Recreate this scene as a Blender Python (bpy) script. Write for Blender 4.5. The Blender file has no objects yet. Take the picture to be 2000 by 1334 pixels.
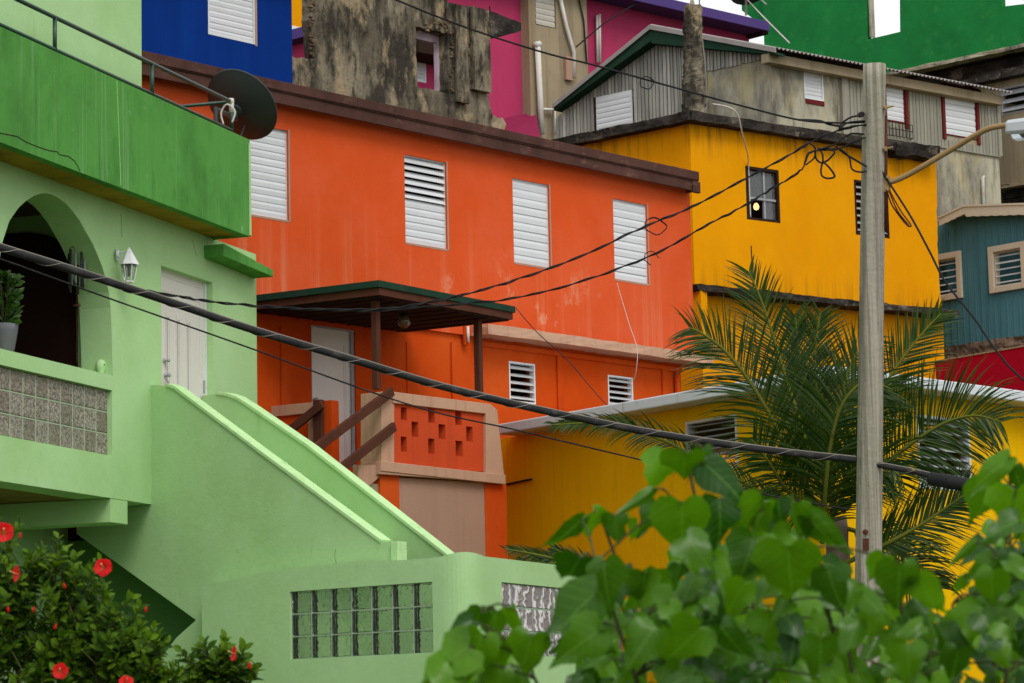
import bpy, math, random
from math import sin, cos, pi, sqrt
from mathutils import Vector, Matrix, noise
from mathutils.geometry import tessellate_polygon

R = math.radians
rnd = random.Random(7)
sc = bpy.context.scene
col = sc.collection
V = Vector

# ------------------------------------------------------------------ camera
FPX = 5500.0                      # focal length in pixels of a 2000 px wide frame
PITCH, ROLL = R(8.0), R(1.25)
CAM = V((0, 0, 1.6))
FW = V((0, cos(PITCH), sin(PITCH)))
U0 = V((0, -sin(PITCH), cos(PITCH)))
RT = V((1, 0, 0)) * cos(ROLL) - U0 * sin(ROLL)
UPV = V((1, 0, 0)) * sin(ROLL) + U0 * cos(ROLL)


def ray(px, py):
    return FW + RT * ((px - 1000) / FPX) + UPV * ((667 - py) / FPX)


def at(px, py, Y):
    r = ray(px, py)
    return CAM + r * ((Y - CAM.y) / r.y)


class Plane:
    """a vertical plane through one point, running along a compass heading"""
    def __init__(s, px, py, Y, head, p=None):
        s.p = p.copy() if p is not None else at(px, py, Y)
        h = R(head)
        s.u = V((sin(h), cos(h), 0))
        n = V((s.u.y, -s.u.x, 0))
        if n.dot(CAM - s.p) < 0:
            n = -n
        s.n = n

    def hit(s, px, py, off=0.0):
        r = ray(px, py)
        t = (s.p + s.n * off - CAM).dot(s.n) / r.dot(s.n)
        return CAM + r * t

    def uz(s, px, py, off=0.0):
        h = s.hit(px, py, off)
        return ((h - s.p).dot(s.u), h.z)

    def P(s, u, z, off=0.0):
        q = s.p + s.u * u + s.n * off
        return V((q.x, q.y, z))

    def rect(s, tl, tr, br, bl, off=0.0):
        a, b, c, d = [s.uz(q[0], q[1], off) for q in (tl, tr, br, bl)]
        return ((a[0] + d[0]) / 2, (b[0] + c[0]) / 2, (c[1] + d[1]) / 2, (a[1] + b[1]) / 2)

    def poly(s, pts, off=0.0):
        return [s.uz(q[0], q[1], off) for q in pts]


def hole(r):
    u0, u1, z0, z1 = r
    return [(u0, z0), (u1, z0), (u1, z1), (u0, z1)]


# ------------------------------------------------------------------ mesh builder
class MB:
    def __init__(s):
        s.v, s.f, s.m, s.uv = [], [], [], None

    def add(s, vs, fs, m=0):
        k = len(s.v)
        s.v += [V(q) for q in vs]
        for q in fs:
            s.f.append([k + i for i in q])
            s.m.append(m)
        return s

    def slab(s, w, outline, t, off=0.0, holes=(), m=0):
        """outline in (u,z) on plane w, thick t behind off, with holes"""
        loops = [list(outline)] + [list(h) for h in holes]
        tri = tessellate_polygon([[V((q[0], q[1], 0)) for q in lp] for lp in loops])
        flat = [q for lp in loops for q in lp]
        n = len(flat)
        vs = [w.P(q[0], q[1], off) for q in flat] + [w.P(q[0], q[1], off - t) for q in flat]
        fs = []
        for a, b, c in tri:
            nn = (vs[b] - vs[a]).cross(vs[c] - vs[a])
            if nn.length < 1e-12:
                continue
            if nn.dot(w.n) < 0:
                a, c = c, a
            fs.append((a, b, c)); fs.append((c + n, b + n, a + n))
        k = 0
        for li, lp in enumerate(loops):
            L = len(lp)
            area = sum(lp[i][0] * lp[(i + 1) % L][1] - lp[(i + 1) % L][0] * lp[i][1] for i in range(L))
            # is (u,z) with plane normal right handed?
            rh = w.u.cross(V((0, 0, 1))).dot(w.n) > 0
            fl = (area > 0) == rh
            if li:
                fl = not fl
            for i in range(L):
                a, b = k + i, k + (i + 1) % L
                fs.append((a, a + n, b + n, b) if fl else (b, b + n, a + n, a))
            k += L
        return s.add(vs, fs, m)

    def box(s, w, u0, u1, z0, z1, o0, o1, m=0):
        vs = [w.P(u, z, o) for o in (o0, o1) for z in (z0, z1) for u in (u0, u1)]
        fs = [(0, 1, 3, 2), (5, 4, 6, 7), (4, 0, 2, 6), (1, 5, 7, 3), (2, 3, 7, 6), (4, 5, 1, 0)]
        if w.u.cross(V((0, 0, 1))).dot(w.n) * (o1 - o0) < 0:
            pass
        return s.add(vs, fs, m)

    def rough(s, w, u0, u1, z0, z1, o0, o1, amp=.02, step=.18, m=0, seed=1):
        """a bar along u whose faces and edges are uneven, as worn concrete"""
        n = max(2, int(abs(u1 - u0) / step)); q = 3
        rings = []
        for i in range(n + 1):
            u = u0 + (u1 - u0) * i / n
            ring = []
            prof = []
            for k in range(q): prof.append((z0, o0 + (o1 - o0) * k / q))
            for k in range(q): prof.append((z0 + (z1 - z0) * k / q, o1))
            for k in range(q): prof.append((z1, o1 + (o0 - o1) * k / q))
            for k in range(q): prof.append((z1 + (z0 - z1) * k / q, o0))
            for (z, o) in prof:
                a = noise.noise_vector(V((u * 2.3 + seed * 7, z * 9, o * 9)))
                b = noise.noise_vector(V((u * 9 + seed * 3, z * 20, o * 20)))
                ring.append(w.P(u + (a.x * amp if 0 < i < n else amp * 2 * a.x), z + a.y * amp + b.y * amp * .6, o + a.z * amp + b.z * amp * .6))
            rings.append(ring)
        N = q * 4
        vs = [p for r_ in rings for p in r_]
        fs = [(i * N + k, i * N + (k + 1) % N, (i + 1) * N + (k + 1) % N, (i + 1) * N + k) for i in range(n) for k in range(N)]
        fs += [tuple(range(N)), tuple(n * N + k for k in reversed(range(N)))]
        return s.add(vs, fs, m)

    def prism(s, pts, z0, z1, m=0):
        n = len(pts)
        vs = [V((p[0], p[1], z0)) for p in pts] + [V((p[0], p[1], z1)) for p in pts]
        fs = [(i, (i + 1) % n, n + (i + 1) % n, n + i) for i in range(n)] + [tuple(reversed(range(n))), tuple(range(n, 2 * n))]
        return s.add(vs, fs, m)

    def hexa(s, A, B, m=0):
        n = len(A)
        fs = [(i, (i + 1) % n, n + (i + 1) % n, n + i) for i in range(n)] + [tuple(reversed(range(n))), tuple(range(n, 2 * n))]
        return s.add(list(A) + list(B), fs, m)

    def bar(s, a, b, wd, ht, up=V((0, 0, 1)), m=0):
        a, b = V(a), V(b)
        d = (b - a).normalized()
        x = d.cross(up)
        if x.length < 1e-4:
            x = d.cross(V((0, 1, 0)))
        x.normalize(); y = x.cross(d).normalized()
        c = [x * (sx * wd / 2) + y * (sy * ht / 2) for sx, sy in ((-1, -1), (1, -1), (1, 1), (-1, 1))]
        return s.hexa([a + q for q in c], [b + q for q in c], m)

    def tube(s, pts, r, n=8, m=0, caps=True):
        pts = [V(p) for p in pts]
        k = len(pts)
        rs = r if isinstance(r, (list, tuple)) else [r] * k
        vs, fs = [], []
        x = None
        for i in range(k):
            d = (pts[min(i + 1, k - 1)] - pts[max(i - 1, 0)]).normalized()
            if x is None:
                x = d.cross(V((0, 0, 1)))
                if x.length < 1e-3:
                    x = d.cross(V((1, 0, 0)))
            x = (x - d * x.dot(d)).normalized()
            y = d.cross(x)
            for j in range(n):
                a = 2 * pi * j / n
                vs.append(pts[i] + (x * cos(a) + y * sin(a)) * rs[i])
        for i in range(k - 1):
            for j in range(n):
                fs.append((i * n + j, i * n + (j + 1) % n, (i + 1) * n + (j + 1) % n, (i + 1) * n + j))
        if caps:
            fs += [tuple(reversed(range(n))), tuple((k - 1) * n + j for j in range(n))]
        return s.add(vs, fs, m)

    def lathe(s, prof, base, axis=V((0, 0, 1)), n=20, m=0):
        axis = V(axis).normalized()
        x = axis.cross(V((0, 1, 0)))
        if x.length < .1:
            x = axis.cross(V((1, 0, 0)))
        x.normalize(); y = axis.cross(x)
        vs = [V(base) + axis * h + (x * cos(2 * pi * j / n) + y * sin(2 * pi * j / n)) * r for (r, h) in prof for j in range(n)]
        fs = [(i * n + j, i * n + (j + 1) % n, (i + 1) * n + (j + 1) % n, (i + 1) * n + j) for i in range(len(prof) - 1) for j in range(n)]
        return s.add(vs, fs, m)

    def build(s, name, mat, parent=None, smooth=False, bevel=0.0, loc=None):
        me = bpy.data.meshes.new(name)
        L = WLOC.get(parent.name, V()) if parent is not None else (loc or V())
        me.from_pydata([tuple(q - L) for q in s.v], [], s.f)
        mats = mat if isinstance(mat, (list, tuple)) else [mat]
        for q in mats:
            me.materials.append(q)
        if len(mats) > 1:
            me.polygons.foreach_set('material_index', s.m)
        if s.uv:
            l = me.uv_layers.new(name='UVMap')
            for p in me.polygons:
                for li in p.loop_indices:
                    l.data[li].uv = s.uv[me.loops[li].vertex_index]
        import bmesh
        if not s.uv:
            bm = bmesh.new(); bm.from_mesh(me)
            bmesh.ops.recalc_face_normals(bm, faces=bm.faces)
            bm.to_mesh(me); bm.free()
        if smooth:
            me.polygons.foreach_set('use_smooth', [True] * len(me.polygons))
        me.update()
        o = bpy.data.objects.new(name, me)
        col.objects.link(o)
        if parent is not None:
            o.parent = parent
        else:
            o.location = L
        WLOC[o.name] = L
        if bevel > 0:
            b = o.modifiers.new('bevel', 'BEVEL'); b.width = bevel; b.segments = 2
            b.limit_method = 'ANGLE'; b.angle_limit = R(40)
        return o


WLOC = {}


def thing(name, label, cat, loc, group=None):
    o = bpy.data.objects.new(name, None)
    col.objects.link(o)
    o.location = loc
    o.empty_display_size = .2
    o['label'] = label; o['category'] = cat
    if group:
        o['group'] = group
    WLOC[o.name] = V(loc)
    return o


def tag(o, label, cat, group=None):
    o['label'] = label; o['category'] = cat
    if group:
        o['group'] = group
    return o


def spline(pts, per=8):
    """Catmull-Rom through points"""
    pts = [V(p) for p in pts]
    out = []
    n = len(pts)
    for i in range(n - 1):
        p0, p1, p2, p3 = pts[max(i - 1, 0)], pts[i], pts[i + 1], pts[min(i + 2, n - 1)]
        for k in range(per):
            t = k / per
            out.append(.5 * ((2 * p1) + (p2 - p0) * t + (2 * p0 - 5 * p1 + 4 * p2 - p3) * t * t + (3 * p1 - p0 - 3 * p2 + p3) * t ** 3))
    out.append(pts[-1])
    return out


# ------------------------------------------------------------------ materials
def new_mat(name):
    m = bpy.data.materials.new(name)
    m.use_nodes = True
    nt = m.node_tree
    nt.nodes.clear()
    out = nt.nodes.new('ShaderNodeOutputMaterial')
    b = nt.nodes.new('ShaderNodeBsdfPrincipled')
    nt.links.new(b.outputs[0], out.inputs[0])
    return m, nt, b


def nd(nt, typ, **kw):
    n = nt.nodes.new(typ)
    for k, v in kw.items():
        if k in n.bl_rna.properties:
            setattr(n, k, v)
        else:
            n.inputs[k].default_value = v
    return n


def coords(nt, scale=(1, 1, 1), loc=(0, 0, 0), rot=(0, 0, 0)):
    tc = nd(nt, 'ShaderNodeTexCoord')
    mp = nd(nt, 'ShaderNodeMapping')
    mp.inputs['Scale'].default_value = scale
    mp.inputs['Location'].default_value = loc
    mp.inputs['Rotation'].default_value = rot
    nt.links.new(tc.outputs['Object'], mp.inputs[0])
    return mp.outputs[0]


def noise_fac(nt, scale, lo, hi, stretch=(1, 1, 1), detail=6, rough=.6, seed=0):
    n = nd(nt, 'ShaderNodeTexNoise', Scale=scale, Detail=detail, Roughness=rough)
    nt.links.new(coords(nt, stretch, (seed * 3.7, seed * 1.3, seed * 2.1)), n.inputs['Vector'])
    r = nd(nt, 'ShaderNodeMapRange', clamp=True)
    r.inputs['From Min'].default_value = lo
    r.inputs['From Max'].default_value = hi
    nt.links.new(n.outputs['Fac'], r.inputs['Value'])
    return r.outputs[0]


def math_n(nt, op, a, b):
    m = nd(nt, 'ShaderNodeMath', operation=op)
    for i, q in enumerate((a, b)):
        if hasattr(q, 'links'):
            nt.links.new(q, m.inputs[i])
        else:
            m.inputs[i].default_value = q
    return m.outputs[0]


def mix(nt, fac, a, b):
    m = nd(nt, 'ShaderNodeMix', data_type='RGBA')
    for sock, q in ((m.inputs[0], fac), (m.inputs[6], a), (m.inputs[7], b)):
        if hasattr(q, 'links'):
            nt.links.new(q, sock)
        elif isinstance(q, (int, float)):
            sock.default_value = q
        else:
            sock.default_value = (*q, 1)
    return m.outputs[2]


def zrange(nt, z0, z1):
    """1 at z0 falling to 0 at z1 (object space height)"""
    tc = nd(nt, 'ShaderNodeTexCoord')
    sx = nd(nt, 'ShaderNodeSeparateXYZ')
    nt.links.new(tc.outputs['Object'], sx.inputs[0])
    r = nd(nt, 'ShaderNodeMapRange', clamp=True)
    r.inputs['From Min'].default_value = z0
    r.inputs['From Max'].default_value = z1
    r.inputs['To Min'].default_value = 1
    r.inputs['To Max'].default_value = 0
    nt.links.new(sx.outputs[2], r.inputs['Value'])
    return r.outputs[0]


def paint(name, rgb, var=.10, layers=(), rough=.88, bump=.12, bscale=55, wavy=.25, fine=.05, island=0.0, spec=.05):
    """painted render: base colour, soft mottling, and layers of wear
    layers: (colour, amount, noise scale, lo, hi, stretch, [z0, z1])"""
    m, nt, b = new_mat(name)
    d = tuple(max(0, c * (1 - var)) for c in rgb)
    l = tuple(min(1, c * (1 + var)) for c in rgb)
    c = mix(nt, noise_fac(nt, .9, .3, .7, detail=8, rough=.65), d, l)
    if fine:
        c = mix(nt, math_n(nt, 'MULTIPLY', noise_fac(nt, 28, .45, .75, seed=4), fine * 5), c, tuple(q * .8 for q in rgb))
    if island:
        g = nd(nt, 'ShaderNodeNewGeometry')
        r_ = nd(nt, 'ShaderNodeMapRange')
        r_.inputs['To Min'].default_value = 1 - island
        r_.inputs['To Max'].default_value = 1 + island
        nt.links.new(g.outputs['Random Per Island'], r_.inputs['Value'])
        hs = nd(nt, 'ShaderNodeHueSaturation')
        nt.links.new(r_.outputs[0], hs.inputs['Value'])
        nt.links.new(c, hs.inputs['Color'])
        c = hs.outputs[0]
    for i, ly in enumerate(layers):
        rgb2, amt, s_, lo, hi, st = ly[:6]
        lo, hi = lo - .03, max(hi - .10, lo + .04)
        fac = math_n(nt, 'MULTIPLY', noise_fac(nt, s_, lo, hi, st, detail=9, rough=.68, seed=i + 1), amt)
        if len(ly) > 6:
            fac = math_n(nt, 'MULTIPLY', fac, zrange(nt, ly[6], ly[7]))
        c = mix(nt, fac, c, rgb2)
    nt.links.new(c, b.inputs['Base Color'])
    b.inputs['Roughness'].default_value = rough
    b.inputs['Specular IOR Level'].default_value = spec
    if bump:
        h1 = noise_fac(nt, bscale, .2, .8, detail=4)
        h2 = noise_fac(nt, 2.2, .2, .8, detail=3, seed=5)
        h = math_n(nt, 'ADD', math_n(nt, 'MULTIPLY', h1, .35), math_n(nt, 'MULTIPLY', h2, wavy * 6))
        bp = nd(nt, 'ShaderNodeBump', Strength=bump, Distance=.03)
        nt.links.new(h, bp.inputs['Height'])
        nt.links.new(bp.outputs[0], b.inputs['Normal'])
    return m


STREAK = (3.2, 3.2, .16)
DRIP = (6, 6, .1)
LUMP = (1, 1, 1)
M = {}
M['mint'] = paint('mint_paint', (.41, .635, .295), .05, [((.25, .47, .13), .40, .55, .48, .80, (1, 1, .7)), ((.46, .68, .38), .35, .5, .45, .75, LUMP), ((.16, .28, .09), .35, 1.3, .66, .86, (2, 2, .4)), ((.30, .52, .22), .5, 9, .62, .80, LUMP)], bump=.14, bscale=40)
M['mint_cap'] = paint('mint_coping', (.47, .70, .34), .06, [((.25, .45, .16), .5, 6, .55, .8, LUMP)], bump=.08)
M['grass_green'] = paint('grass_green_paint', (.095, .30, .06), .10, [
    ((.05, .17, .035), .75, 1.3, .50, .78, (1, 1, .6)), ((.03, .09, .025), .6, 3.2, .60, .82, STREAK),
    ((.36, .50, .33), .42, 1.5, .60, .82, DRIP), ((.36, .5, .3), .5, 5, .68, .82, LUMP)], bump=.1)
M['soffit'] = paint('ochre_soffit', (.32, .225, .025), .12, [((.07, .05, .02), .6, 2, .5, .8, LUMP)], bump=.1)
M['soffit_dull'] = paint('brown_soffit', (.26, .19, .06), .12, [((.07, .05, .02), .6, 2, .5, .8, LUMP)], bump=.1)
M['orange'] = paint('orange_paint', (.64, .115, .028), .07, [
    ((.70, .21, .11), .55, .45, .42, .72, LUMP), ((.46, .065, .02), .5, 1.2, .55, .8, STREAK),
    ((.72, .45, .30), .8, 1.7, .60, .72, (1, 1, .7), 5.95, 6.9), ((.74, .40, .26), .6, 1.2, .58, .78, DRIP, 6.4, 8.0)], bump=.1)
M['orange_deep'] = paint('deep_orange_paint', (.55, .062, .005), .07, [((.62, .11, .02), .55, .7, .48, .75, (1, 1, .6)), ((.34, .035, .006), .5, 1.2, .58, .82, (1.5, 1.5, .5))], bump=.12)
M['orange_red'] = paint('red_orange_paint', (.55, .07, .02), .08, [((.36, .05, .02), .5, 1.4, .55, .8, STREAK)], bump=.12)
M['beige'] = paint('beige_trim', (.50, .30, .20), .07, [((.30, .17, .11), .5, 2, .55, .8, STREAK), ((.16, .10, .08), .5, 6, .68, .85, LUMP)], bump=.12)
M['taupe'] = paint('taupe_render', (.40, .245, .175), .06, [((.30, .18, .13), .4, 1.2, .5, .8, STREAK)], bump=.08)
M['yellow'] = paint('yellow_paint', (.76, .31, .001), .05, [((.68, .24, .001), .5, .6, .45, .75, (1, 1, .6)), ((.36, .15, .005), .55, 1.6, .68, .86, (1.4, 1.4, .7)), ((.80, .36, .01), .3, .5, .5, .75, LUMP)], bump=.1)
M['yellow_low'] = paint('ochre_yellow_paint', (.84, .47, .001), .06, [((.70, .34, .002), .5, .8, .45, .75, STREAK), ((.25, .13, .02), .55, 1.8, .62, .85, STREAK)], bump=.1)
M['blue'] = paint('blue_paint', (.0025, .028, .185), .10, [((.004, .05, .28), .4, .7, .5, .8, STREAK)], bump=.07)
M['magenta_dark'] = paint('dark_magenta_sheet', (.22, .02, .06), .1, bump=.1)
M['dim_glass'] = paint('brown_glass', (.11, .07, .04), .2, rough=.15, bump=0, spec=.6)
M['warm_white'] = paint('warm_white_door', (.69, .66, .60), .03, [((.45, .42, .36), .3, 2, .58, .85, STREAK)], rough=.5, bump=.03, spec=.3)
M['pink'] = paint('magenta_paint', (.45, .043, .118), .09, [((.36, .04, .11), .6, .9, .45, .75, STREAK), ((.28, .09, .1), .5, 1.6, .58, .85, STREAK)], bump=.08)
M['purple'] = paint('purple_trim', (.085, .052, .19), .08, bump=.06)
M['bright_green'] = paint('emerald_paint', (.016, .20, .047), .10, [((.012, .12, .03), .4, 1.1, .48, .75, LUMP), ((.06, .30, .08), .4, 2.2, .58, .8, LUMP)], bump=.14)
M['teal'] = paint('teal_boards', (.075, .20, .235), .08, [((.035, .085, .11), .6, 1.6, .52, .8, (4, 4, .12)), ((.12, .26, .29), .4, 3, .5, .8, (5, 5, .1))], bump=.1)
M['red'] = paint('crimson_paint', (.36, .004, .02), .08, bump=.06)
M['cream'] = paint('cream_paint', (.60, .51, .385), .06, [((.35, .25, .15), .5, 3, .6, .85, STREAK)], bump=.06)
M['white'] = paint('white_enamel', (.72, .74, .745), .04, [((.5, .47, .40), .35, 2, .6, .85, LUMP)], rough=.45, bump=.03, spec=.4)
M['slat'] = paint('white_louver', (.615, .63, .64), .03, [((.52, .50, .45), .30, 3, .6, .85, LUMP)], rough=.4, bump=0, island=.035, spec=.4)
M['slat_cream'] = paint('cream_louver', (.66, .645, .59), .03, [((.45, .42, .34), .40, 3, .55, .85, LUMP)], rough=.5, bump=0, island=.03)
M['slat_dim'] = paint('beige_louver', (.48, .45, .38), .03, [((.32, .28, .22), .40, 3, .55, .85, LUMP)], rough=.5, bump=0, island=.03)
M['slat_grey'] = paint('grey_louver', (.34, .35, .37), .05, [((.16, .15, .14), .5, 2, .5, .85, LUMP)], rough=.5, bump=0)
M['white_roof'] = paint('white_roof_edge', (.62, .66, .69), .05, [((.30, .30, .28), .6, 2.5, .6, .85, (3, 3, .6)), ((.10, .10, .09), .5, 6, .68, .82, (3, 3, .3))], bump=.06)
M['metal_sheet'] = paint('galvanised_sheet', (.30, .27, .26), .1, [((.16, .09, .06), .6, 2, .52, .8, LUMP)], rough=.5, bump=.05)
M['brown'] = paint('brown_fascia', (.085, .040, .031), .25, [((.19, .105, .075), .7, 2.4, .60, .78, (1, 1, 2)), ((.035, .016, .013), .6, 1.4, .5, .8, LUMP)], bump=.15, rough=.7)
M['brown_wood'] = paint('brown_wood', (.095, .035, .022), .15, [((.045, .018, .012), .6, 3, .5, .8, LUMP)], bump=.12)
M['dark_wood'] = paint('dark_wood', (.03, .016, .012), .15, bump=.1)
M['fascia_green'] = paint('dark_green_trim', (.016, .045, .028), .15, [((.05, .05, .04), .5, 3, .55, .8, LUMP)], bump=.1)
M['pipe_green'] = paint('green_pipe', (.012, .05, .032), .10, [((.05, .1, .08), .5, 5, .6, .8, LUMP)], rough=.4, bump=.02, spec=.5)
M['concrete'] = paint('old_concrete', (.235, .20, .14), .16, [
    ((.10, .085, .06), .9, .8, .46, .66, (1.6, 1.6, .5)), ((.035, .03, .024), .92, .8, .50, .66, (1.5, 1.5, .6)),
    ((.36, .28, .17), .75, 1.1, .56, .68, (1.2, 1.2, .6)), ((.022, .02, .017), .85, 4, .56, .74, (1.5, 1.5, .5)), ((.045, .04, .03), .6, 1.1, .60, .80, (3, 3, .3))], bump=.5, bscale=30, wavy=.6)
M['concrete_pale'] = paint('stained_cream_render', (.42, .39, .29), .12, [
    ((.15, .14, .12), .8, .8, .46, .68, (1.3, 1.3, .6)), ((.09, .08, .06), .8, 1.5, .55, .74, (2, 2, .35)), ((.46, .36, .15), .6, .9, .54, .74, (1.5, 1.5, .5))], bump=.25)
M['concrete_beige'] = paint('beige_render', (.33, .265, .17), .10, [
    ((.19, .15, .10), .7, .9, .5, .75, STREAK), ((.28, .15, .05), .45, .8, .58, .8, STREAK)], bump=.2)
M['concrete_dark'] = paint('black_concrete', (.06, .05, .042), .25, [((.018, .016, .014), .85, 1.8, .42, .66, LUMP), ((.17, .14, .105), .75, 2.4, .60, .74, LUMP)], bump=.6, bscale=24, wavy=.6)
M['rubble'] = paint('rubble', (.20, .135, .085), .25, [((.07, .05, .035), .8, 3, .45, .7, LUMP)], bump=.5, island=.3)
M['boards'] = paint('grey_weathered_boards', (.40, .385, .335), .12, [((.14, .135, .125), .75, 1.6, .46, .72, (5, 5, .16)), ((.065, .06, .055), .8, 2.4, .58, .78, (7, 7, .2)), ((.40, .36, .29), .5, 3, .58, .8, (6, 6, .1))], bump=.25, island=.26)
M['boards_tan'] = paint('tan_boards', (.30, .29, .235), .1, [((.16, .145, .11), .6, 1.6, .5, .75, (5, 5, .16)), ((.12, .10, .08), .5, 2.4, .62, .82, (7, 7, .2))], bump=.2, island=.10)
M['oxblood'] = paint('oxblood_trim', (.13, .02, .02), .12, bump=.08)
M['pole'] = paint('weathered_pole_wood', (.39, .355, .295), .12, [((.18, .16, .125), .9, 1.6, .46, .66, (9, 9, .10)), ((.07, .062, .05), .7, 4, .62, .80, (10, 10, .10)), ((.25, .26, .17), .45, .6, .45, .75, (1, 1, .4))], bump=.5, bscale=20)
M['tan_metal'] = paint('tan_painted_steel', (.30, .20, .09), .12, [((.14, .08, .04), .5, 5, .58, .8, LUMP)], rough=.5, bump=.03)
M['lamp_shell'] = paint('pale_grey_housing', (.48, .50, .52), .05, rough=.5, bump=.02)
M['cable'] = paint('black_cable', (.022, .022, .023), .2, rough=.55, bump=.05)
M['cable_grey'] = paint('weathered_cable', (.026, .026, .026), .25, [((.11, .10, .09), .5, 6, .55, .8, LUMP)], rough=.6, bump=.1)
M['lash'] = paint('lashing_wire', (.22, .20, .17), .1, rough=.5, bump=0)
M['cable_white'] = paint('white_cable', (.55, .52, .48), .1, bump=0)
M['pvc'] = paint('white_pvc', (.62, .60, .54), .06, [((.36, .25, .15), .5, 3, .58, .8, LUMP)], rough=.45, bump=.03)
M['dish'] = paint('dark_grey_dish', (.026, .035, .035), .12, rough=.5, bump=.02, spec=.4)
M['steel'] = paint('brushed_steel', (.40, .39, .37), .08, rough=.35, bump=0)
M['pot'] = paint('grey_pot', (.15, .155, .165), .07, rough=.5, bump=.02)
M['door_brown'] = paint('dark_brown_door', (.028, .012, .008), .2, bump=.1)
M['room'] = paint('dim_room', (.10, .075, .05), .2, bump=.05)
M['earth'] = paint('hill_earth', (.10, .085, .045), .25, [((.05, .08, .02), .8, .6, .45, .65, LUMP)], bump=.4)
M['asphalt'] = paint('asphalt', (.05, .05, .05), .15, [((.09, .085, .08), .5, 2, .5, .8, LUMP)], bump=.3)
M['stone'] = paint('rough_stone', (.24, .17, .12), .25, [((.09, .06, .045), .8, 3, .45, .68, LUMP), ((.40, .32, .25), .6, 4, .58, .75, LUMP)], bump=.6, bscale=22, wavy=.6)
M['mortar'] = paint('green_grey_mortar', (.34, .45, .31), .08, bump=.1)
M['mortar_pale'] = paint('pale_mortar', (.36, .46, .30), .08, bump=.1)
M['crack_mint'] = paint('mint_crack', (.17, .31, .11), .1, bump=0)
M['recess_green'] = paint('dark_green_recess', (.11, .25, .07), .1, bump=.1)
M['crack'] = paint('hairline_crack', (.035, .05, .02), .1, bump=0)
M['edge_shade'] = paint('block_edge_shade', (.022, .030, .024), .3, bump=0)
M['lilac'] = paint('lilac_plaster', (.47, .36, .43), .08, [((.24, .2, .17), .7, 3, .5, .75, LUMP)], bump=.3)


def glassy(name, rgb, trans=.7, rough=.06, bump=.6, scale=16, ior=1.35):
    m, nt, b = new_mat(name)
    b.inputs['Base Color'].default_value = (*rgb, 1)
    b.inputs['Roughness'].default_value = rough
    b.inputs['Transmission Weight'].default_value = trans
    b.inputs['IOR'].default_value = ior
    n = nd(nt, 'ShaderNodeTexNoise', Scale=scale, Detail=2, Distortion=1.6)
    nt.links.new(coords(nt), n.inputs['Vector'])
    bp = nd(nt, 'ShaderNodeBump', Strength=bump, Distance=.05)
    nt.links.new(n.outputs['Fac'], bp.inputs['Height'])
    nt.links.new(bp.outputs[0], b.inputs['Normal'])
    return m




def room_tinted():
    m, nt, b = new_mat('room_tinted_glass_block')
    g = nd(nt, 'ShaderNodeNewGeometry')
    c = mix(nt, noise_fac(nt, 26, .38, .64, detail=4, rough=.7), (.13, .10, .075), (.62, .55, .47))  # tone of the room behind and light coming through, mixed into the colour
    c = mix(nt, math_n(nt, 'MULTIPLY', g.outputs['Random Per Island'], .55), c, (.16, .115, .08))
    nt.links.new(c, b.inputs['Base Color'])
    b.inputs['Roughness'].default_value = .18
    b.inputs['Transmission Weight'].default_value = .25
    n = nd(nt, 'ShaderNodeTexNoise', Scale=26, Detail=2, Distortion=1.2)
    nt.links.new(coords(nt), n.inputs['Vector'])
    bp = nd(nt, 'ShaderNodeBump', Strength=.7, Distance=.03)
    nt.links.new(n.outputs['Fac'], bp.inputs['Height'])
    nt.links.new(bp.outputs[0], b.inputs['Normal'])
    return m


M['block_brown'] = room_tinted()
M['block_clear'] = glassy('clear_glass_block', (.97, 1.0, .97), .97, .03, .35, 10, 1.35)


def patterned():
    # pressed glass with a wavy relief; bright refraction squiggles mixed into the base colour
    m, nt, b = new_mat('pale_pressed_glass_block')
    w_ = nd(nt, 'ShaderNodeTexWave', Scale=3.2, Distortion=7.0, Detail=2.0)
    w_.inputs['Detail Scale'].default_value = 1.6
    nt.links.new(coords(nt, (1, 1, 1.3)), w_.inputs['Vector'])
    r_ = nd(nt, 'ShaderNodeMapRange', clamp=True)
    r_.inputs['From Min'].default_value = .55; r_.inputs['From Max'].default_value = .95
    nt.links.new(w_.outputs['Fac'], r_.inputs['Value'])
    c = mix(nt, r_.outputs[0], (.27, .245, .265), (.86, .84, .85))
    nt.links.new(c, b.inputs['Base Color'])
    b.inputs['Roughness'].default_value = .15
    bp = nd(nt, 'ShaderNodeBump', Strength=.6, Distance=.02)
    nt.links.new(w_.outputs['Fac'], bp.inputs['Height']); nt.links.new(bp.outputs[0], b.inputs['Normal'])
    return m


M['block_ice'] = patterned()
M['pane'] = glassy('window_glass', (.8, .85, .85), .9, .02, .02, 3)
M['lantern_glass'] = glassy('lantern_glass', (.8, .86, .82), .9, .08, .1, 12)


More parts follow.
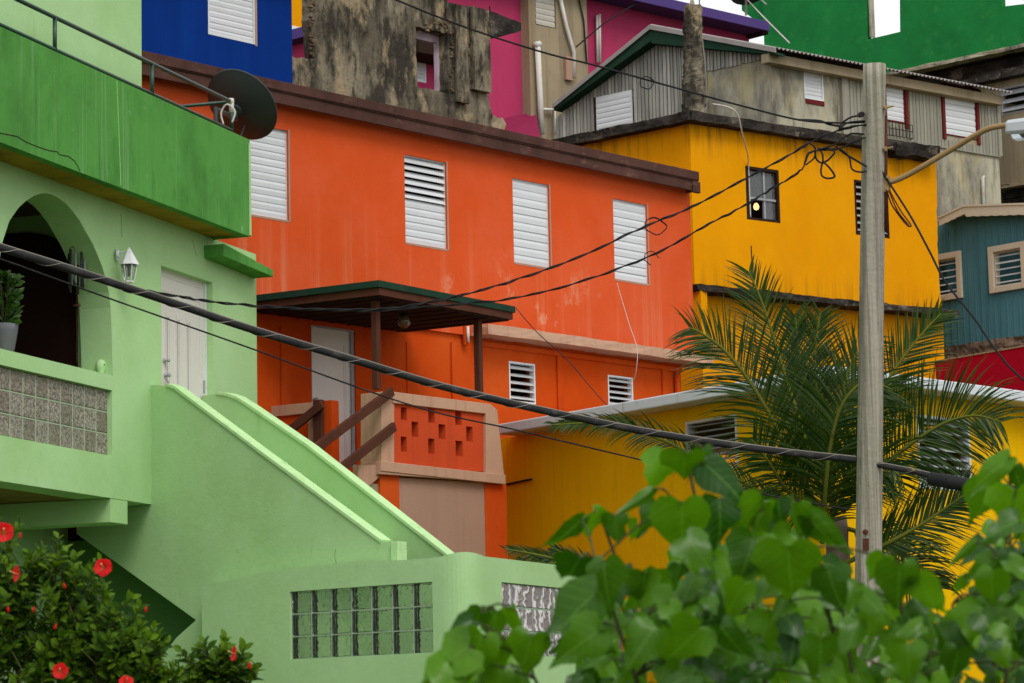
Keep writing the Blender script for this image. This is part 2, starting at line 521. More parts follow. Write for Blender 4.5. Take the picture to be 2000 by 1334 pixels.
def foliage(name, dark, light, trans=.35, rough=.4, vein=None, gloss=.4):
    m, nt, b = new_mat(name)
    g = nd(nt, 'ShaderNodeNewGeometry')
    c = mix(nt, g.outputs['Random Per Island'], dark, light)
    c = mix(nt, math_n(nt, 'MULTIPLY', noise_fac(nt, 9, .4, .7), .35), c, tuple(q * .65 for q in dark))
    if vein:
        uv = nd(nt, 'ShaderNodeUVMap')
        sx = nd(nt, 'ShaderNodeSeparateXYZ')
        nt.links.new(uv.outputs[0], sx.inputs[0])
        ax = math_n(nt, 'ABSOLUTE', sx.outputs[0], 0)
        mid = math_n(nt, 'LESS_THAN', ax, .013)
        w = math_n(nt, 'SUBTRACT', sx.outputs[1], math_n(nt, 'MULTIPLY', ax, .75))
        w = math_n(nt, 'FRACT', math_n(nt, 'MULTIPLY', w, 6.0), 0)
        side = math_n(nt, 'MULTIPLY', math_n(nt, 'LESS_THAN', w, .09), .5)
        f = math_n(nt, 'MULTIPLY', math_n(nt, 'MAXIMUM', mid, side), .55)
        c = mix(nt, f, c, vein)
    nt.links.new(c, b.inputs['Base Color'])
    b.inputs['Roughness'].default_value = rough
    b.inputs['Specular IOR Level'].default_value = gloss
    out = [n for n in nt.nodes if n.type == 'OUTPUT_MATERIAL'][0]
    tr = nd(nt, 'ShaderNodeBsdfTranslucent')
    hs = nd(nt, 'ShaderNodeHueSaturation', Saturation=1.15, Value=1.5)
    nt.links.new(c, hs.inputs['Color'])
    nt.links.new(hs.outputs[0], tr.inputs[0])
    ms = nd(nt, 'ShaderNodeMixShader', Fac=trans)
    nt.links.new(b.outputs[0], ms.inputs[1])
    nt.links.new(tr.outputs[0], ms.inputs[2])
    nt.links.new(ms.outputs[0], out.inputs[0])
    return m


M['big_leaf'] = foliage('broad_leaf', (.014, .068, .003), (.118, .295, .005), .37, .32, vein=(.15, .33, .05), gloss=.30)
M['hib_leaf'] = foliage('hibiscus_leaf', (.014, .055, .003), (.125, .23, .010), .32, .55, gloss=.12)
M['palm_leaf'] = foliage('palm_leaflet', (.008, .034, .003), (.052, .095, .008), .22, .45, gloss=.22)
M['pot_leaf'] = foliage('pot_leaf', (.02, .06, .008), (.05, .12, .012), .25, .4)
M['rachis'] = paint('palm_rachis', (.12, .135, .02), .15, bump=.05, rough=.5)
M['stem'] = paint('green_stem', (.07, .075, .03), .2, bump=.1)
M['bark'] = paint('grey_bark', (.16, .13, .09), .2, [((.06, .05, .035), .7, 3, .45, .7, LUMP)], bump=.4)
M['petal'] = foliage('red_petal', (.55, .004, .006), (.75, .012, .012), .3, .5, gloss=.2)
M['pistil'] = paint('pistil', (.75, .45, .2), .1, bump=0)


def emit(name, rgb, s_):
    m, nt, b = new_mat(name)
    b.inputs['Emission Color'].default_value = (*rgb, 1)
    b.inputs['Emission Strength'].default_value = s_
    b.inputs['Base Color'].default_value = (*rgb, 1)
    return m


M['bulb'] = emit('lit_bulb', (1.0, .50, .20), 1.7)


# ------------------------------------------------------------------ building pieces
def louvers(w, r, n, parent, mat, frame_mat=None, open_=(), off=-.04, fw=.03, closed=7, opened=62, fdepth=.08, frame_out=.0, name='window', label=None):
    """a jalousie window: one mesh of n blades, its frame a sub-part"""
    u0, u1, z0, z1 = r
    a, b = u0 + fw, u1 - fw
    c, d = z0 + fw, z1 - fw
    if a > b:
        a, b = u0 - fw, u1 + fw
    mb = MB()
    h = (d - c) / n
    for i in range(n):
        zc = d - h * (i + .5)
        isop = open_ == 'all' or i in open_
        an = R(opened if isop else closed) + R(rnd.uniform(-3, 3))
        L = h * (1.1 if not isop else 1.05)
        dz, do = cos(an) * L / 2, sin(an) * L / 2
        t = .006
        o = off
        A = [w.P(a, zc - dz, o + do), w.P(b, zc - dz, o + do), w.P(b, zc + dz, o - do), w.P(a, zc + dz, o - do)]
        nn = (A[1] - A[0]).cross(A[2] - A[0]).normalized() * t
        # slightly bowed blade: middle line pushed outwards
        mid = [w.P(a, zc, o + h * .10), w.P(b, zc, o + h * .10)]
        vs = [A[0], A[1], mid[1], mid[0], A[2], A[3]] + [q + nn for q in (A[0], A[1], mid[1], mid[0], A[2], A[3])]
        mb.add(vs, [(0, 1, 2, 3), (3, 2, 4, 5), (7, 6, 9, 8), (8, 9, 11, 10), (0, 6, 7, 1), (5, 4, 10, 11), (0, 3, 9, 6), (3, 5, 11, 9), (1, 7, 8, 2), (2, 8, 10, 4)])
    o = mb.build(name, mat, parent)
    f = MB()
    lo, hi = min(u0, u1), max(u0, u1)
    e = .002
    f.box(w, lo + e, lo + fw, z0 + e, z1 - e, off - fdepth, frame_out + .004)
    f.box(w, hi - fw, hi - e, z0 + e, z1 - e, off - fdepth, frame_out + .004)
    f.box(w, lo + fw, hi - fw, z0 + e, z0 + fw, off - fdepth, frame_out + .002)
    f.box(w, lo + fw, hi - fw, z1 - fw, z1 - e, off - fdepth, frame_out + .002)
    f.build('frame', frame_mat or mat, o)
    if label:
        o['label'] = label
    return o


def blocks(w, u0, u1, z0, z1, nc, nr, parent, mat, mort, off=-.05, th=.09, gap=.016, label=None, edge_shade=0):
    mb = MB(); g = MB()
    lo, hi = min(u0, u1), max(u0, u1)
    cw, ch = (hi - lo) / nc, (z1 - z0) / nr
    for i in range(nc):
        for j in range(nr):
            a, b = lo + i * cw + gap / 2, lo + (i + 1) * cw - gap / 2
            c, d = z0 + j * ch + gap / 2, z0 + (j + 1) * ch - gap / 2
            e = .012
            pts = [(a, c), (b, c), (b, d), (a, d)]
            ins = [(a + e, c + e), (b - e, c + e), (b - e, d - e), (a + e, d - e)]
            vs = [w.P(q[0], q[1], off - th / 2 + s_ * (th / 2 - .012)) for s_ in (1, -1) for q in pts]
            vs += [w.P(q[0], q[1], off - th / 2 + s_ * th / 2) for s_ in (1, -1) for q in ins]
            fs = [(0, 1, 5, 4), (1, 2, 6, 5), (2, 3, 7, 6), (3, 0, 4, 7), (8, 9, 10, 11), (15, 14, 13, 12)]
            for k in range(4):
                fs += [(k, (k + 1) % 4, 8 + (k + 1) % 4, 8 + k), (4 + (k + 1) % 4, 4 + k, 12 + k, 12 + (k + 1) % 4)]
            mb.add(vs, fs)
    if edge_shade:
        # dark strips painted behind every block for its unlit refracted edges
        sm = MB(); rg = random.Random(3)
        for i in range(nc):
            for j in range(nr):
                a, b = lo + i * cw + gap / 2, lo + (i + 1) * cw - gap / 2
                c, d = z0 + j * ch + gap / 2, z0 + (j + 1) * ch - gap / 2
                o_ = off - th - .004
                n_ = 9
                L_ = [(a + (b - a) * (edge_shade * rg.uniform(.7, 1.25)), c + (d - c) * k / n_) for k in range(n_ + 1)]
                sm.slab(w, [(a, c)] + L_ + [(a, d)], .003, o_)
                T_ = [(a + (b - a) * k / n_, d - (d - c) * edge_shade * rg.uniform(.25, .5)) for k in range(n_ + 1)]
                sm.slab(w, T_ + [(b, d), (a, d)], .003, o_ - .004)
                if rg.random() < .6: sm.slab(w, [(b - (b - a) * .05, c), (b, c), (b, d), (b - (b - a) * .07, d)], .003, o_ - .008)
    for i in range(nc + 1):
        g.box(w, lo + i * cw - gap / 2, lo + i * cw + gap / 2, z0, z1, off - th + .004, off - .004)
    for j in range(nr + 1):
        for i in range(nc):
            g.box(w, lo + i * cw + gap / 2, lo + (i + 1) * cw - gap / 2, z0 + j * ch - gap / 2, z0 + j * ch + gap / 2, off - th + .006, off - .006)
    o = mb.build('glass_block_panel', mat, parent)
    g.build('mortar', mort, o)
    if edge_shade: sm.build('painted_edge_shade', M['edge_shade'], o)
    if label:
        o['label'] = label
    return o


def terrain(x, y):
    pts = [(-200, 0), (34, 0), (38, .9), (44, 2.2), (50, 4.6), (54, 6), (60, 8), (66, 11.5), (71, 14.5), (80, 19), (110, 28), (200, 42), (700, 60)]
    for (a, za), (b, zb) in zip(pts, pts[1:]):
        if a <= y <= b:
            return za + (zb - za) * (y - a) / (b - a)
    return pts[-1][1]

# ================================================================== GREEN HOUSE
G = Plane(295, 870, 37, 19.3)
def base_of(w, u=0, off=-1, z=None):
    p = w.P(u, 0, off); p.z = terrain(p.x, p.y) if z is None else z
    return p
gh = thing('green_house', 'mint green house with arched porch, dark green balcony and outside staircase', 'house', base_of(G))
zB = (G.uz(217, 972)[1] + G.uz(270, 985)[1] + G.uz(40, 942)[1]) / 3          # underside of the porch floor
zT = (G.uz(381, 455)[1] + G.uz(60, 340)[1]) / 2                          # underside of the balcony
uR = (G.uz(501, 560)[0] + G.uz(502, 780)[0]) / 2
uA = G.uz(276.5, 90)[0]
ULEFT = -7.5
GT = .45                                                             # wall thickness
archpx = [(220.5, 732), (218.5, 665), (216, 600), (212.5, 570), (207, 546), (200, 522), (192, 501), (181, 476), (168, 453), (155, 430), (141, 411), (128, 397), (114, 386.5), (102, 380),
          (90, 377), (78, 378), (66, 382.5), (50, 393), (36, 406), (18, 432), (4.5, 474), (-5, 530), (-9, 590), (-10, 676)]
arch = G.poly(archpx)
arch[0] = (arch[0][0], (G.uz(218, 735)[1] + G.uz(2, 679)[1]) / 2)
arch[-1] = (arch[-1][0], arch[0][1])
rP = G.rect((-60, 694), (221, 763), (213, 889), (-60, 841))
uP = G.uz(219, 820)[0]
rP = (G.uz(3, 780)[0] - 3 * (uP - G.uz(3, 780)[0]) / 9.0, uP, G.uz(212, 889)[1], G.uz(221, 763)[1])
rD = G.rect((313.5, 524), (414, 545), (418, 830), (317, 790))
rD = (rD[0], rD[1], G.uz(365, 812)[1] - .45, rD[3])
mb = MB()
mb.slab(G, [(ULEFT, zB), (1.6, zB), (1.6, zB - 3.6), (uR, zB - 3.6), (uR, zT + .02), (ULEFT, zT + .02)], GT, 0, [arch, hole(rP), hole(rD)])
# upper storey
zTop = G.uz(200, -160)[1]
mb.slab(G, [(ULEFT, zT + .18), (uA, zT + .18), (uA, zTop), (ULEFT, zTop)], .2)
for (w_, z0, z1) in ((uA, zT + .18, zTop), (uR, zB - 3.6, zT)):      # return walls, floors and back, seen from the side only
    mb.box(G, w_ - .2, w_ - .002, z0, z1 - .004, -GT + .01 if w_ == uR else -.2, -6)
mb.box(G, ULEFT, uR - .2, zB - 3.6, zT, -6, -6.2)
mb.box(G, ULEFT, uA - .2, zT + .18, zTop - .01, -6, -6.2)
mb.box(G, ULEFT - .2, ULEFT, zB - 3.6, zTop - .02, -6.2, -.01)
wall = mb.build('wall', M['mint'], gh)
fl = MB(); fl.box(G, ULEFT, .0, zB + .004, zB + .2, -5.9, -GT); fl.box(G, .0, uR - .2, zB + .004, zB + .2, -5.9, -GT)
fl.build('porch_floor', M['soffit_dull'], gh)
# lower storey behind the overhang
zG0 = zB - 4.2
lo_ = MB(); ulw_ = G.uz(133, 1040, -1.75)[0]
lo_.slab(G, [(ULEFT, zG0), (ulw_, zG0), (ulw_, zB), (ULEFT, zB)], .2, -1.75)
lo_.box(G, ulw_ - .2, ulw_ - .003, zG0, zB - .003, -4.6, -1.95)
lo_.box(G, ULEFT, -3.2, G.uz(20, 1096)[1], G.uz(20, 1096)[1] + .05, -1.75, -1.70)
lo_.build('lower_wall', M['mint'], gh)
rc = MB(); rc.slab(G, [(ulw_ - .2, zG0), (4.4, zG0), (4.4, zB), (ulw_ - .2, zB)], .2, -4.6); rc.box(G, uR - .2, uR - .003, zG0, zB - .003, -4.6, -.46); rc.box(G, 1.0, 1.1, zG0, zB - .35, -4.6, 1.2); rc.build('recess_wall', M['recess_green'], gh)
# porch interior: back wall, ceiling, inner arch with a dark door
EW = Plane(0, 0, 0, -70.7, p=G.P(-.9, 0, 0))
ib = MB(); ib.box(G, -.9, -.8, zB + .2, zT - .004, -4.4, -GT); ib.box(G, ULEFT, -.8, zB + .2, zT - .004, -4.5, -4.4)
ib.build('porch_wall', M['mint'], gh)
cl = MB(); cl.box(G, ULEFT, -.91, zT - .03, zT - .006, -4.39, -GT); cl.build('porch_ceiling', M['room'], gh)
da = EW.poly([(-70, 560), (-70, 480), (-20, 464), (15, 456), (54, 454), (90, 459), (118, 470), (138, 488), (148, 510), (150, 540), (150, 700)], .03)
da = [(da[0][0], zB + .2)] + da[:-1] + [(da[-1][0], zB + .2)]
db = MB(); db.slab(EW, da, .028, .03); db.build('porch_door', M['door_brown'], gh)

# green ledge over the right hand corner
ld = MB()
L1 = [G.uz(437, 476, .3), (G.uz(534, 528, .3)), (G.uz(534, 541, .3)), G.uz(437, 500, .3)]
ld.slab(G, L1, .75, .3)
ld.build('ledge', M['grass_green'], gh, bevel=.008)

# balcony: floor slab, solid parapet, pipe railing
OB = .55
zb = (G.uz(3, 288, OB)[1] + G.uz(250, 372, OB)[1] + G.uz(489, 455, OB)[1]) / 3
zt = (G.uz(3, 57, OB)[1] + G.uz(250, 166, OB)[1] + G.uz(488, 268, OB)[1]) / 3
uE = G.uz(489, 360, OB)[0]
sl = MB(); sl.box(G, ULEFT, uE - .13, zb + .01, zb + .2, -3.5, OB - .13); sl.build('balcony_floor', M['soffit'], gh)
bp = MB()
bp.slab(G, [(ULEFT, zb), (uE, zb), (uE, zt), (ULEFT, zt)], .13, OB)
bp.box(G, uE - .13, uE - .001, zb, zt - .002, OB - .13, -1.2)
bp.build('balcony_parapet', M['grass_green'], gh, bevel=.012)
ce = MB(); ce.box(G, uE - .055, uE + .004, zb + .02, zt - .06, OB + .002, OB + .009); ce.build('corner_bead', M['mint'], gh)
ck = MB()
ck.tube([G.hit(x / 2.965, y / 2.965, OB + .001) for x, y in ((-60, 752), (0, 770), (60, 782), (100, 790), (150, 822), (220, 850), (285, 872), (330, 878), (345, 895), (395, 905), (430, 930), (450, 962), (462, 990))], .006, 5)
ck.build('crack', M['crack'], gh)
ck = MB(); ck.tube([G.hit(228, 158, OB + .001), G.hit(231, 230, OB + .001), G.hit(236, 362, OB + .001)], .005, 5); ck.build('crack', M['mint'], gh)
OR_ = OB - .06
rl = MB()
def gp(px, py, off=OR_): return G.hit(px, py, off)
zr = [G.uz(p[0], p[1], OR_)[1] for p in ((30, 0), (107, 41), (290, 122), (450, 188))]
zrail = sum(zr) / 4
ue = G.uz(452, 210, OR_)[0]
rl.tube([G.P(ULEFT, zrail, OR_), G.P(ue, zrail, OR_)], .028, 10)
rl.tube([G.P(ULEFT, zt + .05, OR_), G.P(ue, zt + .05, OR_)], .024, 10)
rl.tube([G.P(ue, zrail, OR_), G.P(ue - .05, zrail, -1.5)], .024, 10)
for px in (107, 297, 452):
    u = G.uz(px, 130 + px * .2, OR_)[0]
    rl.tube([G.P(u, zt - .02, OR_), G.P(u, zrail, OR_)], .027, 10)
for k in (1, 2):
    u = G.uz(107, 130, OR_)[0] - 1.62 * k
    rl.tube([G.P(u, zt - .02, OR_), G.P(u, zrail, OR_)], .027, 10)
ck = MB(); ck.tube([G.hit(236, 418, .001), G.hit(237, 440, .001), G.hit(238, 463, .001)], .004, 5); ck.build('crack', M['crack_mint'], gh); ck = MB(); ck.tube([G.hit(376, 470, .001), G.hit(384, 500, .001)], .004, 5); ck.build('crack', M['crack_mint'], gh)
rail = rl.build('railing', M['pipe_green'], gh, smooth=True)
el = MB(); el.tube([G.P(ue, zrail - .16, OR_), G.P(ue, zrail + .045, OR_)], .036, 10); el.tube([G.P(ue - .07, zrail, OR_), G.P(ue + .02, zrail, OR_)], .036, 10)
el.build('elbow', M['pvc'], rail, smooth=True)

# porch floor beam
ub0, ub1 = G.uz(217, 1000)[0], G.uz(250, 1000)[0]
bm_ = MB(); bm_.box(G, ub0, ub1, G.uz(230, 1022)[1], zB - .002, -1.74, -.004); bm_.build('beam', M['mint'], gh, bevel=.008)

blocks(G, rP[0], rP[1], rP[2], rP[3], 12, 3, gh, M['block_brown'], M['mortar_pale'], off=-.06)
# something pale to be seen through the block wall: the porch is furnished with a low bench wall
bw = MB(); bw.box(G, ULEFT + .2, -.9, zB + .2, zB + .75, -1.5, -1.2); bw.build('bench', M['concrete_beige'], gh)

# front door
dr = MB()
u0, u1, z0, z1 = rD
dr.box(G, u0 + .004, u1 - .05, z0, z1 - .02, -.17, -.12)
for k in range(3):
    u = u0 + (u1 - u0) * (.26 + .2 * k)
    for s_ in (-.05, .05):
        dr.box(G, u + s_ - .007, u + s_ + .007, z0 + .12, z1 - .62 + .02 * k, -.12, -.106)
    dr.box(G, u - .05, u + .05, z1 - .64, z1 - .58, -.12, -.11)
dr.box(G, u0 + .06, u1 - .12, z1 - .30, z1 - .285, -.12, -.112)
dr.box(G, u0 + .06, u1 - .12, z1 - .10, z1 - .088, -.12, -.112)
dr.box(G, u1 - .19, u1 - .175, z0 + .1, z1 - .3, -.12, -.112)
door = dr.build('door', M['warm_white'], gh)
door['label'] = 'white front door with vertical grooves'
gr_ = MB()
for k in range(3):
    u = u0 + (u1 - u0) * (.26 + .2 * k)
    gr_.box(G, u - .012, u + .012, z0 + .15, z1 - .66, -.12, -.1185)
gr_.build('groove', M['slat_grey'], door)
fr = MB(); fr.box(G, u1 - .05, u1 - .003, z0, z1 - .002, -.18, -.09); fr.box(G, u0 + .004, u1 - .05, z1 - .02, z1 - .002, -.18, -.10); fr.build('frame', M['white'], door)
kb = MB()
p = G.hit(320, 704, -.12); r_ = .035; kb.lathe([(r_, 0), (r_, .02), (.012, .025), (.012, .05), (r_ * .8, .055), (r_ * .8, .08), (0, .085)], p, G.n, 14)
kb.build('deadbolt', M['steel'], door, smooth=True); kb = MB()
p = G.hit(322, 733, -.12); kb.lathe([(r_, 0), (r_, .02), (.012, .025), (.012, .05), (r_ * .8, .055), (r_ * .8, .08), (0, .085)], p, G.n, 14)
p = G.hit(323, 738, -.07); kb.tube([p, p + G.u * .09 - V((0, 0, .05)), p + G.u * .12 - V((0, 0, .10))], .012, 8)
kb.build('handle', M['steel'], door, smooth=True)
hg = MB(); hg.box(G, u1 - .075, u1 - .04, G.uz(411, 765)[1], G.uz(411, 742)[1], -.12, -.10); hg.build('hinge', M['slat_grey'], door)

# ---- outside staircase
S = Plane(295, 870, 37, 130, p=G.P(0, 0, 0))
# parapet facing the viewer; the wall runs on under the house on the left
S.n = S.n if S.n.dot(V((-.6, -.75, 0))) > 0 else -S.n
OZ = 0
pts = [S.uz(295, 752), S.uz(326, 753), S.uz(340, 757), S.uz(500, 877), S.uz(745, 1058), S.uz(766, 1059), S.uz(766, 1350), S.uz(340, 1420),
       S.uz(343, 1245), S.uz(383, 1211), S.uz(150, 1043)]
zs0 = zB - .006
pts2 = [(.0, pts[0][1])] + pts[1:6] + [(pts[5][0], zB - 4.2), (-2.1, zB - 4.2)] 
low = [S.uz(345, 1245), S.uz(383, 1211), S.uz(150, 1043)]
outline = [(.0, pts[0][1])] + pts[1:6] + [(pts[5][0], S.uz(766, 1116)[1]), (S.uz(505, 1130)[0], S.uz(505, 1150)[1]), (S.uz(505, 1130)[0], zB - 4.2), (low[0][0] - .5, zB - 4.2), (low[0][0] - .5, low[0][1] - .42), low[0], low[1], low[2], (low[2][0], zs0), (.0, zs0)]
st = MB(); st.slab(S, outline, .15)
OS2 = -1.62
q = [S.uz(424, 769, OS2), S.uz(442, 771, OS2), S.uz(460, 777, OS2), S.uz(480, 789, OS2), S.uz(600, 871, OS2), S.uz(875, 1087, OS2), S.uz(930, 1130, OS2)]
out2 = q + [(q[-1][0], zB - 4.2), (q[0][0] - .3, zB - 4.2), (q[0][0] - .3, q[0][1])]
st.slab(S, out2, .15, OS2)
stair = st.build('stair_parapet', M['mint'], gh)
cp = MB()
def cope(mb, pl, a, b, off, wd=.19, ht=.05):
    A, B = pl.P(a[0], a[1] + .005, off - .075), pl.P(b[0], b[1] + .005, off - .075)
    mb.bar(A, B, wd, ht)
for a, b in zip(pts[1:4], pts[2:5]): cope(cp, S, a, b, 0)
for a, b in zip(q[:5], q[1:6]): cope(cp, S, a, b, OS2)
cp.build('coping', M['mint_cap'], stair, bevel=.01)
sf = MB()
a, b = low[2], low[1]
sf.hexa([S.P(a[0], a[1] + .01, -.15), S.P(b[0], b[1] + .01, -.15), S.P(b[0], b[1] + .16, -.15), S.P(a[0], a[1] + .16, -.15)],
        [S.P(a[0], a[1] + .01, OS2), S.P(b[0], b[1] + .01, OS2), S.P(b[0], b[1] + .16, OS2), S.P(a[0], a[1] + .16, OS2)])
sf.build('stair_soffit', M['mint'], gh)
sp = MB()
zl = rD[2]
ztop_at = lambda u: pts[2][1] + (pts[4][1] - pts[2][1]) * (u - pts[2][0]) / (pts[4][0] - pts[2][0])
for k in range(9):
    ua = .40 + k * .27
    zz = min(zl - .15, ztop_at(ua + .27) - .62)
    sp.box(S, ua, ua + .27, zz - .12, zz, OS2 + .01, -.16)
sp.box(S, -.2, .40, zl - .2, zl + .002, OS2 + .01, -.16)
sp.box(S, 2.0, 2.15, zB - 4.2, ztop_at(2.4) - .80, OS2 + .01, -.16)  # unseen cross wall added to keep sky light out of the void
sp.build('steps_and_light_stop', M['mint'], gh)
nw = MB(); un0, un1 = S.uz(764, 1080, .02)[0], S.uz(778, 1080, .02)[0]
nw.box(S, un0, un1, S.uz(770, 1118)[1], S.uz(770, 1058, .02)[1], -.14, .03); nw.build('newel_post', M['mint_cap'], gh, bevel=.008)

ck = MB(); ck.tube([S.hit(656, 1072, .001), S.hit(654, 1086, .001), S.hit(657, 1100, .001)], .004, 5); ck.build('crack', M['crack_mint'], gh)

# ================================================================== GARDEN WALL (in front of the stairs)
OGW = .22
GWt = [S.uz(535, 1115, OGW), S.uz(690, 1097, OGW), S.uz(857, 1088, OGW)]
c1 = S.P(S.uz(857, 1088, OGW)[0], 0, OGW)
zgw = GWt[2][1]
h2 = R(24)
d1 = S.u.copy(); d2 = V((sin(h2), cos(h2), 0))
rad = .46
# tangent-ish quarter bend from direction d1 to d2
bend = []
for k in range(13):
    t = k / 12
    a = c1; b = c1 + d1 * rad; c = b + d2 * rad
    bend.append(a * (1 - t) ** 2 + b * 2 * t * (1 - t) + c * t * t)
cend = bend[-1]
GW2 = Plane(0, 0, 0, 24, p=cend)
gw = thing('garden_wall', 'mint green garden wall with rounded corner and glass block panels', 'wall', V((c1.x, c1.y, terrain(c1.x, c1.y))))
zlow = zB - 4.4
gm = MB()
uS = GWt[0][0] - 1.3
r1 = S.rect((565.5, 1156), (844, 1136), (847, 1275), (567, 1288), OGW)
ztop_l = GWt[0][1] - (GWt[1][1] - GWt[0][1]) * 1.0
gm.slab(S, [(uS, zlow), (GWt[2][0], zlow), GWt[2], (GWt[2][0] * .6 + GWt[1][0] * .4, zgw - .005), GWt[1], GWt[0], (uS, GWt[0][1] - .12)], .16, OGW, [hole(r1)])
# bend
zend = GW2.uz(1000, 1093)[1]
A_, B_ = [], []
for k, p in enumerate(bend):
    tdir = (bend[min(k + 1, 12)] - bend[max(k - 1, 0)]).normalized()
    nrm = V((tdir.y, -tdir.x, 0))
    if nrm.dot(S.n) < 0: nrm = -nrm
    nrm = V((tdir.y, -tdir.x, 0)); 
    if nrm.dot(CAM - p) < 0: nrm = -nrm
    zk = zgw + .045 * sin(pi * k / 12) + (zend - zgw) * k / 12
    A_.append((p, p - nrm * .16, zk))
for (p, p2, z), (s_, s2, z2) in zip(A_, A_[1:]):
    gm.add([(p.x, p.y, zlow), (s_.x, s_.y, zlow), (s_.x, s_.y, z2), (p.x, p.y, z), (p2.x, p2.y, zlow), (s2.x, s2.y, zlow), (s2.x, s2.y, z2), (p2.x, p2.y, z)],
           [(0, 1, 2, 3), (5, 4, 7, 6), (3, 2, 6, 7)])
uw2 = GW2.uz(1128, 1110)[0]
u2a = GW2.uz(980, 1150)[0]
cw2 = (GW2.uz(1063, 1170)[0] - GW2.uz(980, 1170)[0]) / 4
ncol = max(4, int((uw2 - .12 - u2a) / cw2))
z2t = GW2.uz(982, 1137)[1]
z2h = (GW2.uz(985, 1137)[1] - GW2.uz(985, 1184)[1])
r2 = (u2a, u2a + cw2 * ncol, z2t - 3 * z2h, z2t)
gm.slab(GW2, [(0, zlow), (uw2, zlow), (uw2, zend - .0), (0, zend)], .16, 0, [hole(r2)])
gwall = gm.build('wall', M['mint'], gw, bevel=0)
blocks(S, r1[0], r1[1], r1[2], r1[3], 7, 3, gw, M['block_clear'], M['mortar'], off=OGW - .03, th=.10, edge_shade=.11)
blocks(GW2, r2[0], r2[1], r2[2], r2[3], ncol, 3, gw, M['block_ice'], M['mortar'], off=-.02)

# ================================================================== ORANGE HOUSE
O = Plane(650, 300, 43, 41.4)
oh = thing('orange_house', 'long orange house with brown roof edge, white louvred windows and covered porch', 'house', base_of(O, 3))
zro = [O.uz(p[0], p[1], .25)[1] for p in ((400, 128), (800, 216), (1300, 326))]
zRoof = sum(zro) / 3
zrb = [O.uz(p[0], p[1], .25)[1] for p in ((620, 220), (900, 278), (1343, 365))]
zRb = sum(zrb) / 3
zLe = [O.uz(p[0], p[1], .35)[1] for p in ((960, 633), (1167, 663), (1380, 692))]
zLe = sum(zLe) / 3
uO1 = (O.uz(1347, 400)[0] + O.uz(1357, 676)[0]) / 2
uO2 = O.uz(1335, 740)[0]
uO0 = O.uz(255, 200)[0] - 1
W1 = O.rect((482, 243), (560, 251), (566, 431), (490, 418))
W2 = O.rect((788, 301), (869, 317), (876, 486), (794, 474))
W3 = O.rect((1000, 347), (1071, 361), (1076, 523), (1005, 512))
W4 = O.rect((1197, 387), (1263, 400), (1267, 554), (1201, 545))
zO_ = WLOC[oh.name].z
M['orange'] = paint('orange_paint', (.63, .082, .017), .05, [
    ((.66, .12, .05), .55, .45, .46, .74, LUMP), ((.50, .075, .02), .35, 1.0, .58, .9, STREAK),
    ((.72, .42, .26), .65, 1.4, .61, .76, (1, 1, .7), zLe + .1 - zO_, zLe + 1.5 - zO_), ((.72, .30, .17), .5, .8, .55, .82, DRIP, zLe - zO_, zLe + 2.0 - zO_)], bump=.1)
mb = MB()
mb.slab(O, [(uO0, zLe - .16), (uO1, zLe - .16), (uO1, zRoof - .03), (uO0, zRoof - .03)], .2, 0, [hole(r) for r in (W1, W2, W3, W4)])
zOb = terrain(0, 40) - 1
DEP = 5.5
mb.box(O, uO1 - .2, uO1 - .003, zLe - .16, zRoof - .04, -.2, -DEP)
mb.box(O, uO0, uO1, zOb, zRoof - .05, -DEP, -DEP - .2)
mb.box(O, uO0 - .2, uO0, zOb, zRoof - .05, -DEP, -.01)
mb.box(O, uO0, uO1 - .21, zLe - .10, zLe, -DEP, -.21)
mb.build('wall', M['orange'], oh)
# lower storey
OL = -.06
Wl1 = O.rect((993.5, 705), (1045, 711), (1046, 792), (995, 783), OL)
Wl2 = O.rect((1187, 732), (1236, 737.5), (1237, 800), (1188, 795), OL)
Dd = O.rect((606, 632), (692, 646), (698, 915), (612, 905), OL)
mb = MB()
zOl = terrain(0, 41) - .8
uOl = O.uz(478, 700)[0]
mb.slab(O, [(uOl, zOl), (uO2, zOl), (uO2, zLe - .16), (uOl, zLe - .16)], .2, OL, [hole(r) for r in (Wl1, Wl2, Dd)])
mb.box(O, uO2 - .2, uO2 - .003, zOl, zLe - .17, OL - .2, -DEP)
for px, wd in ((897, .14), (1099, .10), (1305, .13)):
    u = O.uz(px, 720)[0]
    mb.box(O, u - wd, u + .02, zOl, zLe - .30, OL - .02, OL + .035)
u_a = O.uz(935, 680)[0]
mb.box(O, u_a, uO2 - .01, zLe - .30, zLe - .22, OL - .02, OL + .05)
u_b = O.uz(1322, 720)[0]
mb.lathe([(.05, 0), (.05, .35), (.03, .42), (0, .45)], O.P(u_b, zLe - .72, OL + .06), (0, 0, 1), 10)
for px in (556,):
    u = O.uz(px, 700)[0]
    mb.box(O, u - .04, u, zOl, zLe - .4, OL - .02, OL + .03)
u = O.uz(800, 700)[0]
mb.box(O, u - .012, u, zOl, zLe - .4, OL, OL + .012)
mb.build('lower_wall', M['orange_deep'], oh)
lg = MB(); lg.rough(O, O.uz(948, 640, .3)[0], O.uz(1389, 700, .3)[0], zLe - .16, zLe - .0, -.05, .36, amp=.012, step=.15, seed=3)
lg.build('ledge', M['beige'], oh)
rf = MB()
uf1 = O.uz(1364, 350, .25)[0]
rf.box(O, uO0 - .3, uf1, zRoof - .15, zRoof, .20, .255)
rf.box(O, uO0 - .3, uf1 - .12, zRb, zRoof - .15, .19, .235)
rf.box(O, uO0 - .3, uf1 - .003, zRoof - .05, zRoof + .012, .20, -DEP - .5)
rf.box(O, uf1 - .18, uf1 + .03, zRb - .03, zRoof - .152, .20, .27)
rf.box(O, uf1 - .05, uf1 - .004, zRb, zRoof - .06, .19, -DEP - .5)
